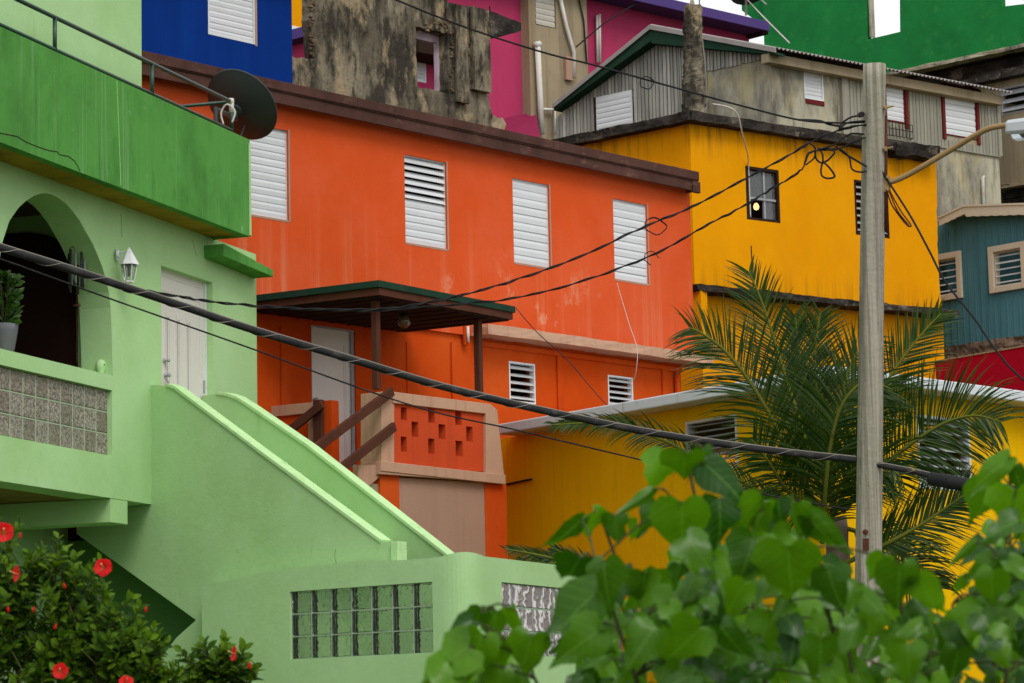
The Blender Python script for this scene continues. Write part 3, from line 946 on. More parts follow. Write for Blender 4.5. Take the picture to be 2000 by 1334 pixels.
rf.build('roof', M['brown'], oh, bevel=.006)
rf = MB()
rng = random.Random(3)
u = uO0
while u < uf1 - .3:
    L = rng.uniform(2.2, 3.4)
    rf.box(O, u + .004, min(u + L, uf1) - .004, zRoof - .13 + rng.uniform(-.006, .006), zRoof + .02 + rng.uniform(-.006, .01), .256, .275)
    u += L
rf.build('fascia_board', M['brown'], oh, bevel=.005)
louvers(O, W1, 12, oh, M['slat'], M['slat'], off=-.055, fw=.014, frame_out=-.035)
louvers(O, W2, 12, oh, M['slat'], M['slat'], open_=(0, 1, 2, 3, 4, 5), off=-.055, fw=.014, frame_out=-.035, opened=36, label='white louvred window with its upper slats open')
louvers(O, W3, 10, oh, M['slat'], M['slat'], off=-.055, fw=.014, frame_out=-.035)
louvers(O, W4, 10, oh, M['slat'], M['slat'], off=-.055, fw=.014, frame_out=-.035)
louvers(O, Wl1, 5, oh, M['slat'], M['white'], open_='all', off=OL - .05, opened=58, frame_out=OL, fdepth=.05, label='small window with open glass louvres')
louvers(O, Wl2, 5, oh, M['slat'], M['white'], open_='all', off=OL - .05, opened=58, frame_out=OL, fdepth=.05)
# raw render around the windows
for r in (W1, W2, W3, W4):
    tr = MB()
    tr.box(O, r[1] + .002, r[1] + .035, r[2] - .02, r[3] + .02, -.05, .006)
    tr.box(O, r[0], r[1], r[2] - .035, r[2] - .003, -.05, .005)
    tr.build('window_reveal', M['taupe'], oh)
# door
dm = MB(); u0, u1, z0, z1 = Dd
dm.box(O, u0 + .03, u1 - .07, z0, z1 - .03, OL - .10, OL - .05)
dm.box(O, u1 - .17, u1 - .155, z0, z1 - .25, OL - .05, OL - .043)
dm.box(O, u1 - .21, u1 - .2, z0, z1 - .25, OL - .05, OL - .043)
door = dm.build('door', M['warm_white'], oh)
dm = MB(); dm.box(O, u0 + .002, u0 + .03, z0, z1 - .03, OL - .12, OL - .02); dm.box(O, u1 - .07, u1 - .003, z0, z1 - .03, OL - .12, OL - .02); dm.box(O, u0 + .002, u1 - .003, z1 - .03, z1 - .002, OL - .12, OL - .02)
dm.build('frame', M['slat_grey'], door)
kb = MB(); kb.lathe([(.03, 0), (.03, .02), (.012, .03), (.03, .05), (.03, .07), (0, .08)], O.P(u0 + .1, z0 + 1.0, OL - .05), O.n, 12); kb.build('handle', M['steel'], door, smooth=True)

# ---- porch
PR = Plane(740, 548, 40.3, 35)
c0 = PR.p.copy(); ucr = PR.uz(1007, 601)[0]
cR = PR.P(ucr, c0.z, 0)
lf = V((sin(R(-59)), cos(R(-59)), 0))
def to_O(p):
    t = (O.p + O.n * .02 - p).dot(O.n) / lf.dot(O.n)
    return p + lf * t
bL, bR = to_O(c0), to_O(cR)
zpr = PR.uz(742, 547)[1]
pr = MB(); pr.prism([c0, cR, bR, bL], zpr - .10, zpr + .0)
quad = [c0, cR, bR, bL]
cen = (c0 + cR + bR + bL) / 4
ins = [p + (cen - p).normalized() * .05 for p in quad]
porch_roof = pr.build('porch_roof', M['fascia_green'], oh, bevel=.005)
pr = MB()
pr.prism(ins, zpr - .21, zpr - .102)
pr.build('porch_fascia', M['brown_wood'], porch_roof)
ps = MB()
ins2 = [p + (cen - p).normalized() * .12 for p in quad]
ps.prism(ins2, zpr - .235, zpr - .212)
for k in range(9):
    t = (k + .5) / 9
    ps.bar((ins2[0] * (1 - t) + ins2[1] * t) + V((0, 0, 1)) * (zpr - .241 - c0.z), (ins2[3] * (1 - t) + ins2[2] * t) + V((0, 0, 1)) * (zpr - .241 - c0.z), .03, .012)
ps.build('porch_ceiling', M['dark_wood'], porch_roof)
PP = Plane(745, 840, 40.55, 34.5)
po = MB()
for (px, yb, d) in ((741, 757, .08), (941, 768, .08)):
    off = -.1 if px == 741 else -.06
    u, zz = PP.uz(px, yb, off)
    po.box(PP, u - .05, u + .05, zz - .02, zpr - .205, off - .10, off)
    po.build('post', M['brown_wood'], oh, bevel=.006); po = MB()
# parapet panel with openings
def ppx(x, y): return (500 + x / 2.223, 500 + y / 2.223)
hs = []
for (x0, x1, y0, y1) in ((636, 662, 655, 710), (755, 783, 660, 722), (872, 900, 672, 732), (683, 712, 717, 783), (800, 830, 728, 793), (920, 948, 738, 803), (636, 662, 782, 848), (755, 783, 790, 857), (873, 905, 800, 867)):
    hs.append(hole(PP.rect(ppx(x0, y0), ppx(x1, y0 + 4), ppx(x1, y1 + 4), ppx(x0, y1 - 2))))
a = PP.poly([(769, 787), (950, 808), (951, 921), (770, 911)])
par = MB(); par.slab(PP, a, .13, -.03, hs)
# inner screen closes the openings part of the way so they read as pockets
par.build('porch_parapet', M['orange_red'], oh)
bt = MB()
bt.slab(PP, PP.poly([(745, 765), (770, 766), (770, 912), (745, 911)]), .38, 0)            # corner pillar
bt.slab(PP, PP.poly([(768, 765), (958, 789), (971, 800), (986, 941), (950, 938), (949, 808), (768, 787)], .02), .20, .02)
bt.slab(PP, PP.poly([(743, 909), (986, 940), (987, 944), (986, 943), (743, 926)], .06), .25, .06)
zc = [PP.uz(743, 907, .06)[1], PP.uz(986, 923, .06)[1]]
bt.box(PP, PP.uz(743, 915, .06)[0], PP.uz(986, 930, .06)[0], PP.uz(865, 933, .06)[1], PP.uz(865, 914, .06)[1], -.25, .075)
bt.slab(PP, PP.poly([(700, 908), (748, 908), (748, 926), (713, 957), (699, 945)], -.02), .1, -.02)
bt.build('porch_trim', M['beige'], oh, bevel=.012)
lw = MB(); zlo = terrain(0, 38) - .5
p_ = PP.poly([(781, 932), (949, 943), (953, 1150), (783, 1150)])
lw.slab(PP, [p_[0], p_[1], (p_[1][0], zlo), (p_[0][0], zlo)], .2, -.03)
lw.build('porch_base', M['taupe'], oh)
lw = MB()
a = PP.uz(744, 950)[0]; b = PP.uz(781, 950)[0]; c = PP.uz(949, 960)[0]; d = PP.uz(990, 960)[0]
zt_ = PP.uz(865, 934)[1]
lw.box(PP, a, b, zlo, zt_, -.3, -.008); lw.box(PP, c, d, zlo, zt_, -.3, -.008)
lw.box(PP, d - .15, d - .003, zlo, zt_ - .01, -2.2, -.3)
lw.box(PP, a + .05, d - .1, zt_ - .12, zt_ - .01, -2.5, -.21)
lw.build('porch_pillar', M['orange_deep'], oh, bevel=.008)
# left low wall of the porch with post
LP = Plane(640, 840, 41.5, -57)
lw = MB()
lw.box(LP, LP.uz(648, 840)[0], LP.uz(629, 840)[0], zlo, LP.uz(640, 782)[1], -.18, 0)
lw.box(LP, LP.uz(629, 840)[0] + .08, LP.uz(500, 840)[0], zlo, LP.uz(560, 806)[1], -.16, -.02)
lw.build('stair_wall', M['orange_deep'], oh)
lw = MB(); lw.box(LP, LP.uz(613, 790)[0], LP.uz(490, 790)[0], LP.uz(560, 812)[1], LP.uz(560, 791)[1], -.18, .02)
lw.box(LP, LP.uz(612, 850)[0], LP.uz(601, 850)[0], zlo, LP.uz(606, 812)[1], -.10, .0)
lw.build('stair_coping', M['beige'], oh, bevel=.008)
hr = MB()
off = .10
hr.box(LP, LP.uz(629, 840, off)[0], LP.uz(613, 840, off)[0], LP.uz(620, 900, off)[1], LP.uz(620, 781, off)[1], .04, .12)
hr.bar(LP.hit(545, 858, .16), LP.hit(630, 789, .16), .05, .13)
hr.build('handrail', M['brown_wood'], oh, bevel=.006)
for (a, b) in (((600, 888), (766, 764)), ((645, 932), (770, 833))):
    hr = MB(); A, B = PP.hit(a[0], a[1], .16), PP.hit(b[0], b[1], .06)
    hr.bar(A, B, .06, .135); hr.build('handrail', M['brown_wood'], oh, bevel=.006)
# steps of the porch going down to the left, behind the green parapet
ss = MB()
zz0 = PP.uz(770, 925)[1]
for k in range(9):
    ub = PP.uz(745, 900)[0] - .27 * k
    ss.box(PP, ub - .27, ub, zz0 - .17 * (k + 1) - .9, zz0 - .17 * (k + 1), -1.25, -.05)
ss.box(PP, PP.uz(745, 900)[0], PP.uz(980, 900)[0], zz0 - .25, zz0 - .02, -2.2, -.21)
ss.build('porch_steps', M['concrete_beige'], oh)

# ================================================================== TALL YELLOW HOUSE
YR = Plane(1352, 400, 53, 53)
YL = Plane(1352, 400, 53, -48)
yh = thing('yellow_house', 'tall yellow house with black stained concrete roof ledge and two open louvred windows', 'house', base_of(YR, 3, -2))
zyr = [YR.uz(p[0], p[1])[1] for p in ((1354, 242), (1600, 275), (1800, 306))]
zYt = sum(zyr) / 3
zyb = [YR.uz(p[0], p[1])[1] for p in ((1358, 562), (1600, 584), (1838, 606))]
zYm = sum(zyb) / 3
uY = [YR.uz(1828, 320)[0], YR.uz(1830, 400)[0], YR.uz(1831, 465)[0], YR.uz(1834, 530)[0], YR.uz(1839, 600)[0]]
zs = [YR.uz(1828, 320)[1], YR.uz(1830, 400)[1], YR.uz(1831, 465)[1], YR.uz(1834, 530)[1], zYm]
Y1 = YR.rect((1456, 322), (1521, 334), (1524, 437), (1458, 427))
Y2 = YR.rect((1667, 349), (1734, 361), (1737, 467), (1672, 457))
zYb = terrain(3, 53) - 1
mb = MB()
edge = []
rng = random.Random(5)
for i in range(4):
    for k in range(5):
        t = k / 5
        edge.append((uY[i] * (1 - t) + uY[i + 1] * t + rng.uniform(-.02, .012), zs[i] * (1 - t) + zs[i + 1] * t))
edge = [(uY[0], zYt)] + edge + [(uY[4], zYm)]
zy_ = WLOC[yh.name].z
M['yellow_stained'] = paint('rain_streaked_yellow_paint', (.76, .31, .001), .05, [((.68, .24, .001), .5, .6, .45, .75, (1, 1, .6)), ((.36, .15, .005), .55, 1.6, .68, .86, (1.4, 1.4, .7)), ((.80, .36, .01), .3, .5, .5, .75, LUMP),
    ((.10, .06, .015), .75, 1.5, .52, .74, (4, 4, .25), zYt - zy_, zYt - .75 - zy_), ((.30, .13, .01), .6, 1.0, .5, .75, (5, 5, .2), zYm - zy_, zYm + .6 - zy_)], bump=.12)
mb.slab(YR, [(0, zYt)] + edge + [(0, zYm)], .2, 0, [hole(Y1), hole(Y2)])
mb.slab(YL, [(0.002, zYt - .002), (0.002, zYm - .05), (5.5, zYm - .05), (5.5, zYt - .002)], .2, 0)
mb.box(YR, uY[4] - .25, uY[0] - .06, zYm, zYt - .01, -.2, -5.5)
mb.box(YR, -.5, uY[0] - .3, zYm, zYt - .015, -5.5, -5.7)
wall = mb.build('wall', M['yellow_stained'], yh)
mb = MB(); ol = -.30
ul1 = YR.uz(1842, 640, ol)[0]
mb.slab(YR, [(.1, zYb), (ul1, zYb), (ul1, zYm), (.1, zYm)], .2, ol)
mb.slab(YL, [(-.12, zYb), (5.5, zYb), (5.5, zYm - .052), (-.12, zYm - .052)], .2, -.02)
mb.box(YR, ul1 - .2, ul1 - .003, zYb, zYm - .01, ol - .2, -5.5)
mb.build('lower_wall', M['yellow'], yh)
lg = MB(); lg.rough(YR, -.06, YR.uz(1873, 615, .1)[0], zYm - .10, zYm + .03, -.32, .13, amp=.03, step=.10, seed=11)
lg.build('ledge', M['concrete_dark'], yh)
rb = MB()
uy1 = YR.uz(1829, 300, .25)[0]
rb.rough(YR, -.27, uy1 - 1.0, zYt - .02, zYt + .16, -.1, .26, amp=.018, step=.12, seed=2)
rb.rough(YR, uy1 - 1.15, uy1 + .02, zYt - .10, zYt + .15, -.1, .30, amp=.055, step=.07, seed=6)
rb.rough(YL, -.27, 5.6, zYt - .02, zYt + .155, -.1, .26, amp=.018, step=.12, seed=4)
q = [YR.P(.05, 0, -.08), YR.P(uY[0] - .1, 0, -.08), YR.P(uY[0] - .1, 0, -5.6), YR.P(-.5, 0, -5.6)]
rb.prism(q, zYt - .004, zYt + .13)
rb.build('roof_ledge', M['concrete_dark'], yh)
# windows: dark wooden frame, a few glass blades, a bulb behind the first
o = louvers(YR, Y2, 7, yh, M['slat_grey'], M['dark_wood'], open_='all', off=-.07, fw=.05, opened=58, frame_out=.0)
fo = MB()
u0, u1, z0, z1 = Y1
for a, b in ((u0 + .003, u0 + .07), (u1 - .06, u1 - .003)): fo.box(YR, a, b, z0 + .003, z1 - .003, -.16, .004)
fo.box(YR, u0 + .07, u1 - .06, z1 - .06, z1 - .003, -.16, .003); fo.box(YR, u0 + .07, u1 - .06, z0 + .003, z0 + .05, -.16, .003)
win = fo.build('window', M['dark_wood'], yh)
win['label'] = 'open dark framed window with a bulb burning behind it'
fo = MB(); um = u0 + (u1 - u0) * .60; zm = z0 + (z1 - z0) * .42
fo.box(YR, um - .02, um + .02, z0 + .05, z1 - .06, -.10, -.05); fo.box(YR, u0 + .07, u1 - .06, zm - .022, zm + .022, -.12, -.04)
fo.box(YR, u0 + .07, u0 + .09, z0 + .05, z1 - .06, -.10, -.05)
fo.build('glazing_bar', M['slat_grey'], win)
for nm, a, b, c, d in (('pane', um + .02, u1 - .06, z0 + .05, z1 - .06), ('pane', u0 + .09, um - .02, zm + .022, z1 - .06)):
    fo = MB(); fo.box(YR, a, b, c, d, -.078, -.072); fo.build('pane', M['pane'], win)
# the lit bulb hanging in the room behind, and the room it lights
pb = YR.hit(1477, 404, -.45)
bl = thing('light_bulb', 'lit bulb glowing behind the open window of the tall yellow house', 'light bulb', pb)
mb = MB(); mb.lathe([(0, -.07), (.045, -.05), (.06, 0), (.045, .045), (.02, .08)], pb, (0, 0, 1), 14); mb.build('bulb', M['bulb'], bl, smooth=True)
mb = MB(); mb.tube([pb + V((0, 0, .07)), pb + V((0, 0, .7))], .012, 6); mb.lathe([(.025, .07), (.025, .13), (0, .14)], pb, (0, 0, 1), 10); mb.build('cord', M['cable'], bl)
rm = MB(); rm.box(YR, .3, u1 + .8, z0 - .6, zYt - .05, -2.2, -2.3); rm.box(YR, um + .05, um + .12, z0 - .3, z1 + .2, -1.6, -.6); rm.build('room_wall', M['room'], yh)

# ---- rough column on the yellow roof
pc = at(1356, 214, 56.0)
cl = thing('concrete_column', 'rough moss stained concrete column standing on the roof edge of the tall yellow house', 'column', pc)
mb = MB()
top = at(1352, 12, 56.0)
n, k = 22, 60
vs, fs = [], []
for i in range(k + 1):
    t = i / k
    c = pc * (1 - t) + top * t; c = c - V((0, 0, .1 * (1 - t)))
    r_ = .235 * (1 - t) ** .8 + .15 * t ** 1.0
    r_ = .25 - .07 * t
    for j in range(n):
        a = 2 * pi * j / n
        q = noise.noise(V((cos(a) * 1.5, sin(a) * 1.5, t * 9))) * .04 + noise.noise(V((cos(a) * 5, sin(a) * 5, t * 30))) * .035
        vs.append(c + V((cos(a), sin(a), 0)) * (r_ + q))
for i in range(k):
    for j in range(n): fs.append((i * n + j, i * n + (j + 1) % n, (i + 1) * n + (j + 1) % n, (i + 1) * n + j))
fs.append(tuple(k * n + j for j in range(n)))
mb.add(vs, fs); mb.build('shaft', M['concrete'], cl)
mb = MB(); mb.lathe([(.045, -.02), (.05, .06), (.035, .12), (.025, .16), (.025, .2), (0, .2)], top, (0, 0, 1), 10); mb.build('bottle', M['concrete_pale'], cl, smooth=True)
mb = MB()
for zt_, rr in ((.35, .215), (1.15, .195)):
    c = pc + (top - pc) * (zt_ / 2.0)
    mb.tube([c + V((cos(a) * rr, sin(a) * rr, .03 * sin(2 * a))) for a in [2 * pi * j / 16 for j in range(17)]], .008, 5)
mb.tube([top + V((.14, -.1, .25)), top + V((.15, -.1, -.4)), pc + V((.24, -.12, .9)), pc + V((.26, -.12, .1))], .016, 6)
mb.build('wire', M['lash'], cl)

# ================================================================== GREY GABLED HOUSE
GL = Plane(1508, 180, 59.5, -48)
GR = Plane(1508, 180, 59.5, 51)
gy = thing('grey_house', 'grey weathered board house with corrugated gable roof and red framed windows', 'house', base_of(GR, 3, -3))
zGb = terrain(6, 60) - 1.5
OVG = .35
ap = GL.uz(1270, 50, OVG); lfp = GL.uz(1080, 205, OVG); rtp = GL.uz(1516, 96, OVG)
zev = GR.uz(1740, 143, .3)[1]
zEv = (rtp[1] + zev) / 2
rake = lambda u: (ap[1] + (lfp[1] - ap[1]) * (u - ap[0]) / (lfp[0] - ap[0])) if u > ap[0] else (ap[1] + (zEv - ap[1]) * (u - ap[0]) / (rtp[0] - ap[0]))
uGl = GL.uz(1087, 240)[0]
uGr1 = GR.uz(1949, 260)[0]
zW = rake(0) - .10
mb = MB()
mb.slab(GL, [(0.0, zGb), (uGl, zGb), (uGl, rake(uGl) - .1), (ap[0], ap[1] - .1), (0.0, zW)], .2, 0)
g1 = GR.rect((1570, 135), (1607, 142), (1609, 198), (1571, 192))
g2 = GR.rect((1728, 165), (1765, 171), (1766, 241), (1729, 236))
g3 = GR.rect((1842, 174), (1903, 183), (1907, 273), (1845, 264))
mb.slab(GR, [(0.002, zGb), (uGr1, zGb), (uGr1, zEv - .08), (0.002, zEv - .08)], .2, 0, [hole(r) for r in (g1, g2, g3)])
mb.box(GR, uGr1 - .2, uGr1 - .003, zGb, zEv - .1, -.2, -7)
mb.box(GL, uGl - .2, uGl - .003, zGb, rake(uGl) - .15, -.2, -7)
mb.build('wall', M['concrete_pale'], gy)
# boards on the gable
uch = GL.uz(1376, 150)[0]
bk = MB(); bk.slab(GL, [(uch + .02, GL.uz(1200, 262)[1] - .3), (uGl - .03, GL.uz(1200, 262)[1] - .3), (uGl - .03, rake(uGl) - .2), (ap[0], ap[1] - .2), (uch + .02, rake(uch) - .2)], .002, .0035); bk.build('gap_shade_sheet', M['dark_wood'], gy)  # dark sheet added to put shade into the gaps between the boards
bd = MB()
gw_ = GL.rect((1166, 191), (1235, 175), (1238, 240), (1168, 256))
uch = GL.uz(1376, 150)[0]
cl0 = GL.uz(1378, 141)[1]; cl1 = GL.uz(1497, 115)[1]; ucl0, ucl1 = uch, GL.uz(1497, 115)[0]
u = uGl - .0
rng = random.Random(9)
lo_g, hi_g = min(gw_[0], gw_[1]), max(gw_[0], gw_[1])
zbt = GL.uz(1200, 262)[1] - .35
while u > .02:
    w_ = .105 + rng.uniform(-.012, .012)
    ua, ub = u - w_ + .024, u
    zt_ = min(rake(ua), rake(ub)) - .12 - rng.uniform(0, .05)
    o_ = .022 + rng.uniform(-.006, .006)
    if ub > uch: segs = [(zbt, zt_)]
    else:
        f_ = (ub - ucl0) / (ucl1 - ucl0)
        segs = [(cl0 + (cl1 - cl0) * f_ + rng.uniform(-.01, .01), zt_)]
    if ua < hi_g and ub > lo_g:
        segs = [(zbt, gw_[2] - .01), (gw_[3] + .01, zt_)]
    for a, b in segs:
        if b > a + .02:
            bd.box(GL, ua, ub, a, b, .006, o_ + .012)
    u -= w_
bd.build('gable_boards', M['boards'], gy)
mb = MB()
louvers(GL, (gw_[0], gw_[1], gw_[2], gw_[3]), 6, gy, M['slat'], M['slat'], off=.04, fdepth=.03, frame_out=.045, label='white corrugated shutter in the gable')
# boards on the long side
bd = MB()
ub0, ub1 = GR.uz(1652, 200)[0], uGr1
blz = lambda u: zbl0 + (zbl1 - zbl0) * (u - ubl0) / (ubl1 - ubl0)
(ubl0, zbl0), (ubl1, zbl1) = GR.uz(1801.6, 280), GR.uz(1947, 305.6)
zbm = (zbl0 + zbl1) / 2
u = ub0
rs = [(min(r[0], r[1]) - .09, max(r[0], r[1]) + .09, r[2] - .12, r[3] + .12) for r in (g2, g3)]
while u < ub1:
    w_ = min(.115 + rng.uniform(-.01, .01), ub1 - u)
    ua, ub = u, u + w_ - .012
    o_ = .025 + rng.uniform(-.006, .006)
    segs = [(zbm, zEv - .12)]
    for r in rs:
        if ua < r[1] and ub > r[0]: segs = [(zbm, r[2]), (r[3], zEv - .12)]
    for a, b in segs:
        bd.box(GR, ua, ub, a, b, .004, o_)
        bd.box(GR, ub - .004, ub + .014, a, b - .01, .003, o_ + .016)
    u += w_
bd.box(GR, ub0, ub1 + .01, zbm - .03, zbm - .002, .003, .05)
bd.build('side_boards', M['boards_tan'], gy)
cb = MB()
uc = GR.uz(1645, 170)[0]; cb.box(GR, uc - .1, uc + .1, zbm - .4, zEv - .12, .003, .09)
cb.build('corner_board', M['boards_tan'], gy); cb = MB()
cb.box(GR, uGr1 - .05, uGr1 + .06, zbm, zEv - .12, -.05, .06)
cb.build('corner_board', M['boards_tan'], gy)
louvers(GR, g1, 7, gy, M['slat'], M['white'], off=-.04)
louvers(GR, g2, 7, gy, M['slat'], M['oxblood'], off=-.0, fdepth=.1, frame_out=.02)
louvers(GR, g3, 7, gy, M['slat'], M['oxblood'], off=-.0, fdepth=.1, frame_out=.02)
tm = MB()
for r in (g2, g3):
    a, b = min(r[0], r[1]), max(r[0], r[1])
    tm.box(GR, a - .09, a - .002, r[2] - .12, r[3] + .10, .003, .055)
    tm.box(GR, b + .002, b + .09, r[2] - .12, r[3] + .10, .003, .055)
    tm.box(GR, a - .12, b + .12, r[3] + .002, r[3] + .13, .003, .065)
tm.box(GR, g1[0] + .02, g1[1], g1[2] - .11, g1[2] - .003, -.03, .02)
tm.build('window_trim', M['oxblood'], gy, bevel=.006)
tm = MB()
a, b = min(g2[0], g2[1]), max(g2[0], g2[1])
for k in range(8):
    uu = a - .05 + (b - a + .15) * k / 7
    tm.tube([GR.P(uu, g2[2] - .36, .14), GR.P(uu, g2[2] - .05, .14)], .009, 5)
for zz in (-.36, -.2, -.05): tm.tube([GR.P(a - .06, g2[2] + zz, .14), GR.P(b + .11, g2[2] + zz, .14)], .009, 5)
for uu in (a - .05, b + .1): tm.tube([GR.P(uu, g2[2] - .36, .14), GR.P(uu, g2[2] - .36, .02)], .009, 5)
tm.build('window_grille', M['dark_wood'], gy)
# corrugated roof
RD = GR.u
def roofsheet(Aa, Bb, name):
    """Aa ridge point, Bb eave point (both at the gable end); runs along RD"""
    L = GR.uz(1966, 185, .3)[0] + .35
    nx, ny = int(L / .0155), 6
    sl = (Bb - Aa)
    nn = sl.cross(RD).normalized()
    if nn.z < 0: nn = -nn
    vs, fs = [], []
    for i in range(nx + 1):
        for j in range(ny + 1):
            p = Aa + sl * (j / ny) + RD * (L * i / nx) + nn * (.022 * sin(2 * pi * i * .0155 / .124))
            vs.append(p)
    n0 = len(vs)
    vs += [p - nn * .004 for p in vs]
    for i in range(nx):
        for j in range(ny):
            a = i * (ny + 1) + j; b = a + ny + 1
            fs.append((a, a + 1, b + 1, b)); fs.append((n0 + b, n0 + b + 1, n0 + a + 1, n0 + a))
        e = i * (ny + 1) + ny; fs.append((e, e + n0, e + ny + 1 + n0, e + ny + 1))
    m_ = MB(); m_.add(vs, fs); return m_.build(name, M['metal_sheet'], gy)
A = GL.P(ap[0], ap[1] + .02, OVG); Bq = GL.P(rtp[0], zEv + .03, OVG); Cq = GL.P(lfp[0], lfp[1] + .02, OVG)
roof = roofsheet(A, Bq, 'roof'); r2_ = roofsheet(A, Cq, 'roof')
rk = MB()
# rake boards at the gable and the pale eave board
for P0, P1 in ((A, Bq), (A, Cq)):
    d = V((0, 0, -1))
    n_ = GL.n * .03
    rk.hexa([P0 + d * .0, P1 + d * .0, P1 + d * .11, P0 + d * .11], [P0 + d * .0 + n_, P1 + d * .0 + n_, P1 + d * .11 + n_, P0 + d * .11 + n_])
rk.build('rake_edge', M['metal_sheet'], roof, bevel=.005)
rk = MB()
for P0, P1, wd in ((A, Bq, .55), (A, Cq, .40)):
    d = V((0, 0, -1)); n_ = GL.n * -.30; s_ = GL.n * -.02
    rk.hexa([P0 + d * .10 + s_, P1 + d * .09 + s_, P1 + d * (.15) + s_, P0 + d * (.2 + wd * .4) + s_], [P0 + d * .10 + n_, P1 + d * .09 + n_, P1 + d * .15 + n_, P0 + d * (.2 + wd * .4) + n_])
rk.build('rake_board', M['fascia_green'], roof)
ev = MB()
LE = GR.uz(1962, 190, .3)[0]
ev.box(GR, -.30, LE, zEv - .24, zEv - .03, .005, .24)
ev.build('eave_board', M['concrete_beige'], roof, bevel=.01)
pp = MB(); p0, p1 = GR.hit(1922, 404, .08), GR.hit(1920, 347, .08)
pp.tube([p0 - V((0, 0, .6)), p1, p1 + V((.04, .0, .02))], .045, 10); pp.build('pipe', M['pvc'], gy, smooth=True)

# ================================================================== PINK HOUSE
PK = Plane(1030, 150, 70, 47)
pk = thing('pink_house', 'large magenta house with purple roof edge on top of the hill', 'house', base_of(PK, 4, -3))
zPb = terrain(2, 72) - 2
uPr = PK.uz(1463, 80)[0]
uPl = PK.uz(770, 120)[0]
zf = [PK.uz(p[0], p[1], .7)[1] for p in ((1320, 3), (1400, 18), (1503, 40))]
zPt = sum(zf) / 3
pw = PK.rect((792, 122), (832, 108), (832, 156), (792, 168))
pw = (pw[0], pw[1], PK.uz(820, 160)[1], PK.uz(820, 118)[1])
mb = MB(); mb.slab(PK, [(uPl, zPb), (uPr, zPb), (uPr, zPt - .25), (uPl, zPt - .25)], .2, 0, [hole(pw)])
mb.box(PK, uPr - .2, uPr - .003, zPb, zPt - .26, -.2, -6); mb.box(PK, uPl, uPr - .21, zPb, zPt - .27, -6, -6.2); mb.box(PK, uPl, uPl + .2, zPb, zPt - .27, -6, -.2)
mb.build('wall', M['pink'], pk)
mb = MB(); mb.box(PK, uPl - .5, PK.uz(1503, 45, .7)[0], zPt - .27, zPt, -6.5, .7); pr_ = mb.build('roof', M['purple'], pk, bevel=.015)
mb = MB(); mb.box(PK, PK.uz(1462, 55, .1)[0] + .0, PK.uz(1502, 45, .66)[0], zPt - .34, zPt - .272, -6, .62); mb.build('eave', M['dark_wood'], pr_)
louvers(PK, pw, 5, pk, M['slat'], M['white'], off=-.03)
mb = MB(); mb.box(PK, uPl + .1, PK.uz(868, 100)[0], PK.uz(840, 106, .8)[1], PK.uz(840, 80, .8)[1], .004, .8); mb.build('window_awning', M['dark_wood'], pk)
# concrete stair tower on its front
ot = .3
a, b = PK.uz(1034, 100, ot)[0], PK.uz(1147, 60, ot)[0]
vt = PK.rect((1045, -12), (1085, -4), (1086, 56), (1046, 48), ot)
mb = MB(); mb.slab(PK, [(a, zPb), (b, zPb), (b, zPt - .3), (a, zPt - .3)], .15, ot, [hole(vt)])
mb.box(PK, a, a + .15, zPb, zPt - .31, .004, ot - .15); mb.box(PK, b - .15, b - .002, zPb, zPt - .31, .004, ot - .15)
mb.build('stair_tower', M['concrete_beige'], pk)
louvers(PK, vt, 5, pk, M['slat_dim'], M['slat_dim'], off=ot - .03)
mb = MB()
def pts_on(w, pl, off): return [w.hit(p[0], p[1], off) for p in pl]
mb.tube(pts_on(PK, [(1050, 92), (1055, 190), (1058, 262)], ot + .12), .075, 10)
mb.tube(pts_on(PK, [(1045, 88), (1054, 86)], ot + .12), .085, 10)
mb.tube(pts_on(PK, [(1058, 214), (1082, 214), (1084, 262)], ot + .12), .05, 8)
mb.build('pipe', M['pvc'], pk, smooth=True)
mb = MB(); mb.tube(pts_on(PK, [(1093, -10), (1106, 50), (1121, 102), (1121, 152)], ot + .1), .05, 8); mb.build('pipe', M['pvc'], pk, smooth=True)
mb = MB(); mb.tube(pts_on(PK, [(1166, 30), (1167, 122)], .1), .035, 8); mb.tube(pts_on(PK, [(1171, 28), (1172, 122)], .1), .035, 8); mb.build('pipe', M['pvc'], pk, smooth=True)
mb = MB(); mb.tube(pts_on(PK, [(1130, -5), (1140, 40), (1146, 122)], ot + .05), .022, 6); mb.tube(pts_on(PK, [(1125, 92), (1180, 45), (1245, 5)], .6), .02, 6); mb.build('wire', M['cable'], pk)
mb = MB(); mb.box(PK, PK.uz(1101, 130, ot)[0], PK.uz(1114, 130, ot)[0], PK.uz(1108, 158, ot)[1], PK.uz(1108, 112, ot)[1], ot + .004, ot + .1); mb.build('meter_box', M['taupe'], pk, bevel=.01)
# lean-to roof at the foot
mb = MB()
a, b = PK.uz(985, 250, 1.2), PK.uz(1046, 222, .3)
q0, q1, q2, q3 = PK.hit(975, 238, .1), PK.hit(1046, 222, .1), PK.hit(1056, 275, 1.6), PK.hit(985, 275, 1.6)
mb.hexa([q0, q1, q2, q3], [p + V((0, 0, .06)) for p in (q0, q1, q2, q3)]); mb.build('lean_to_roof', M['magenta_dark'], pk)

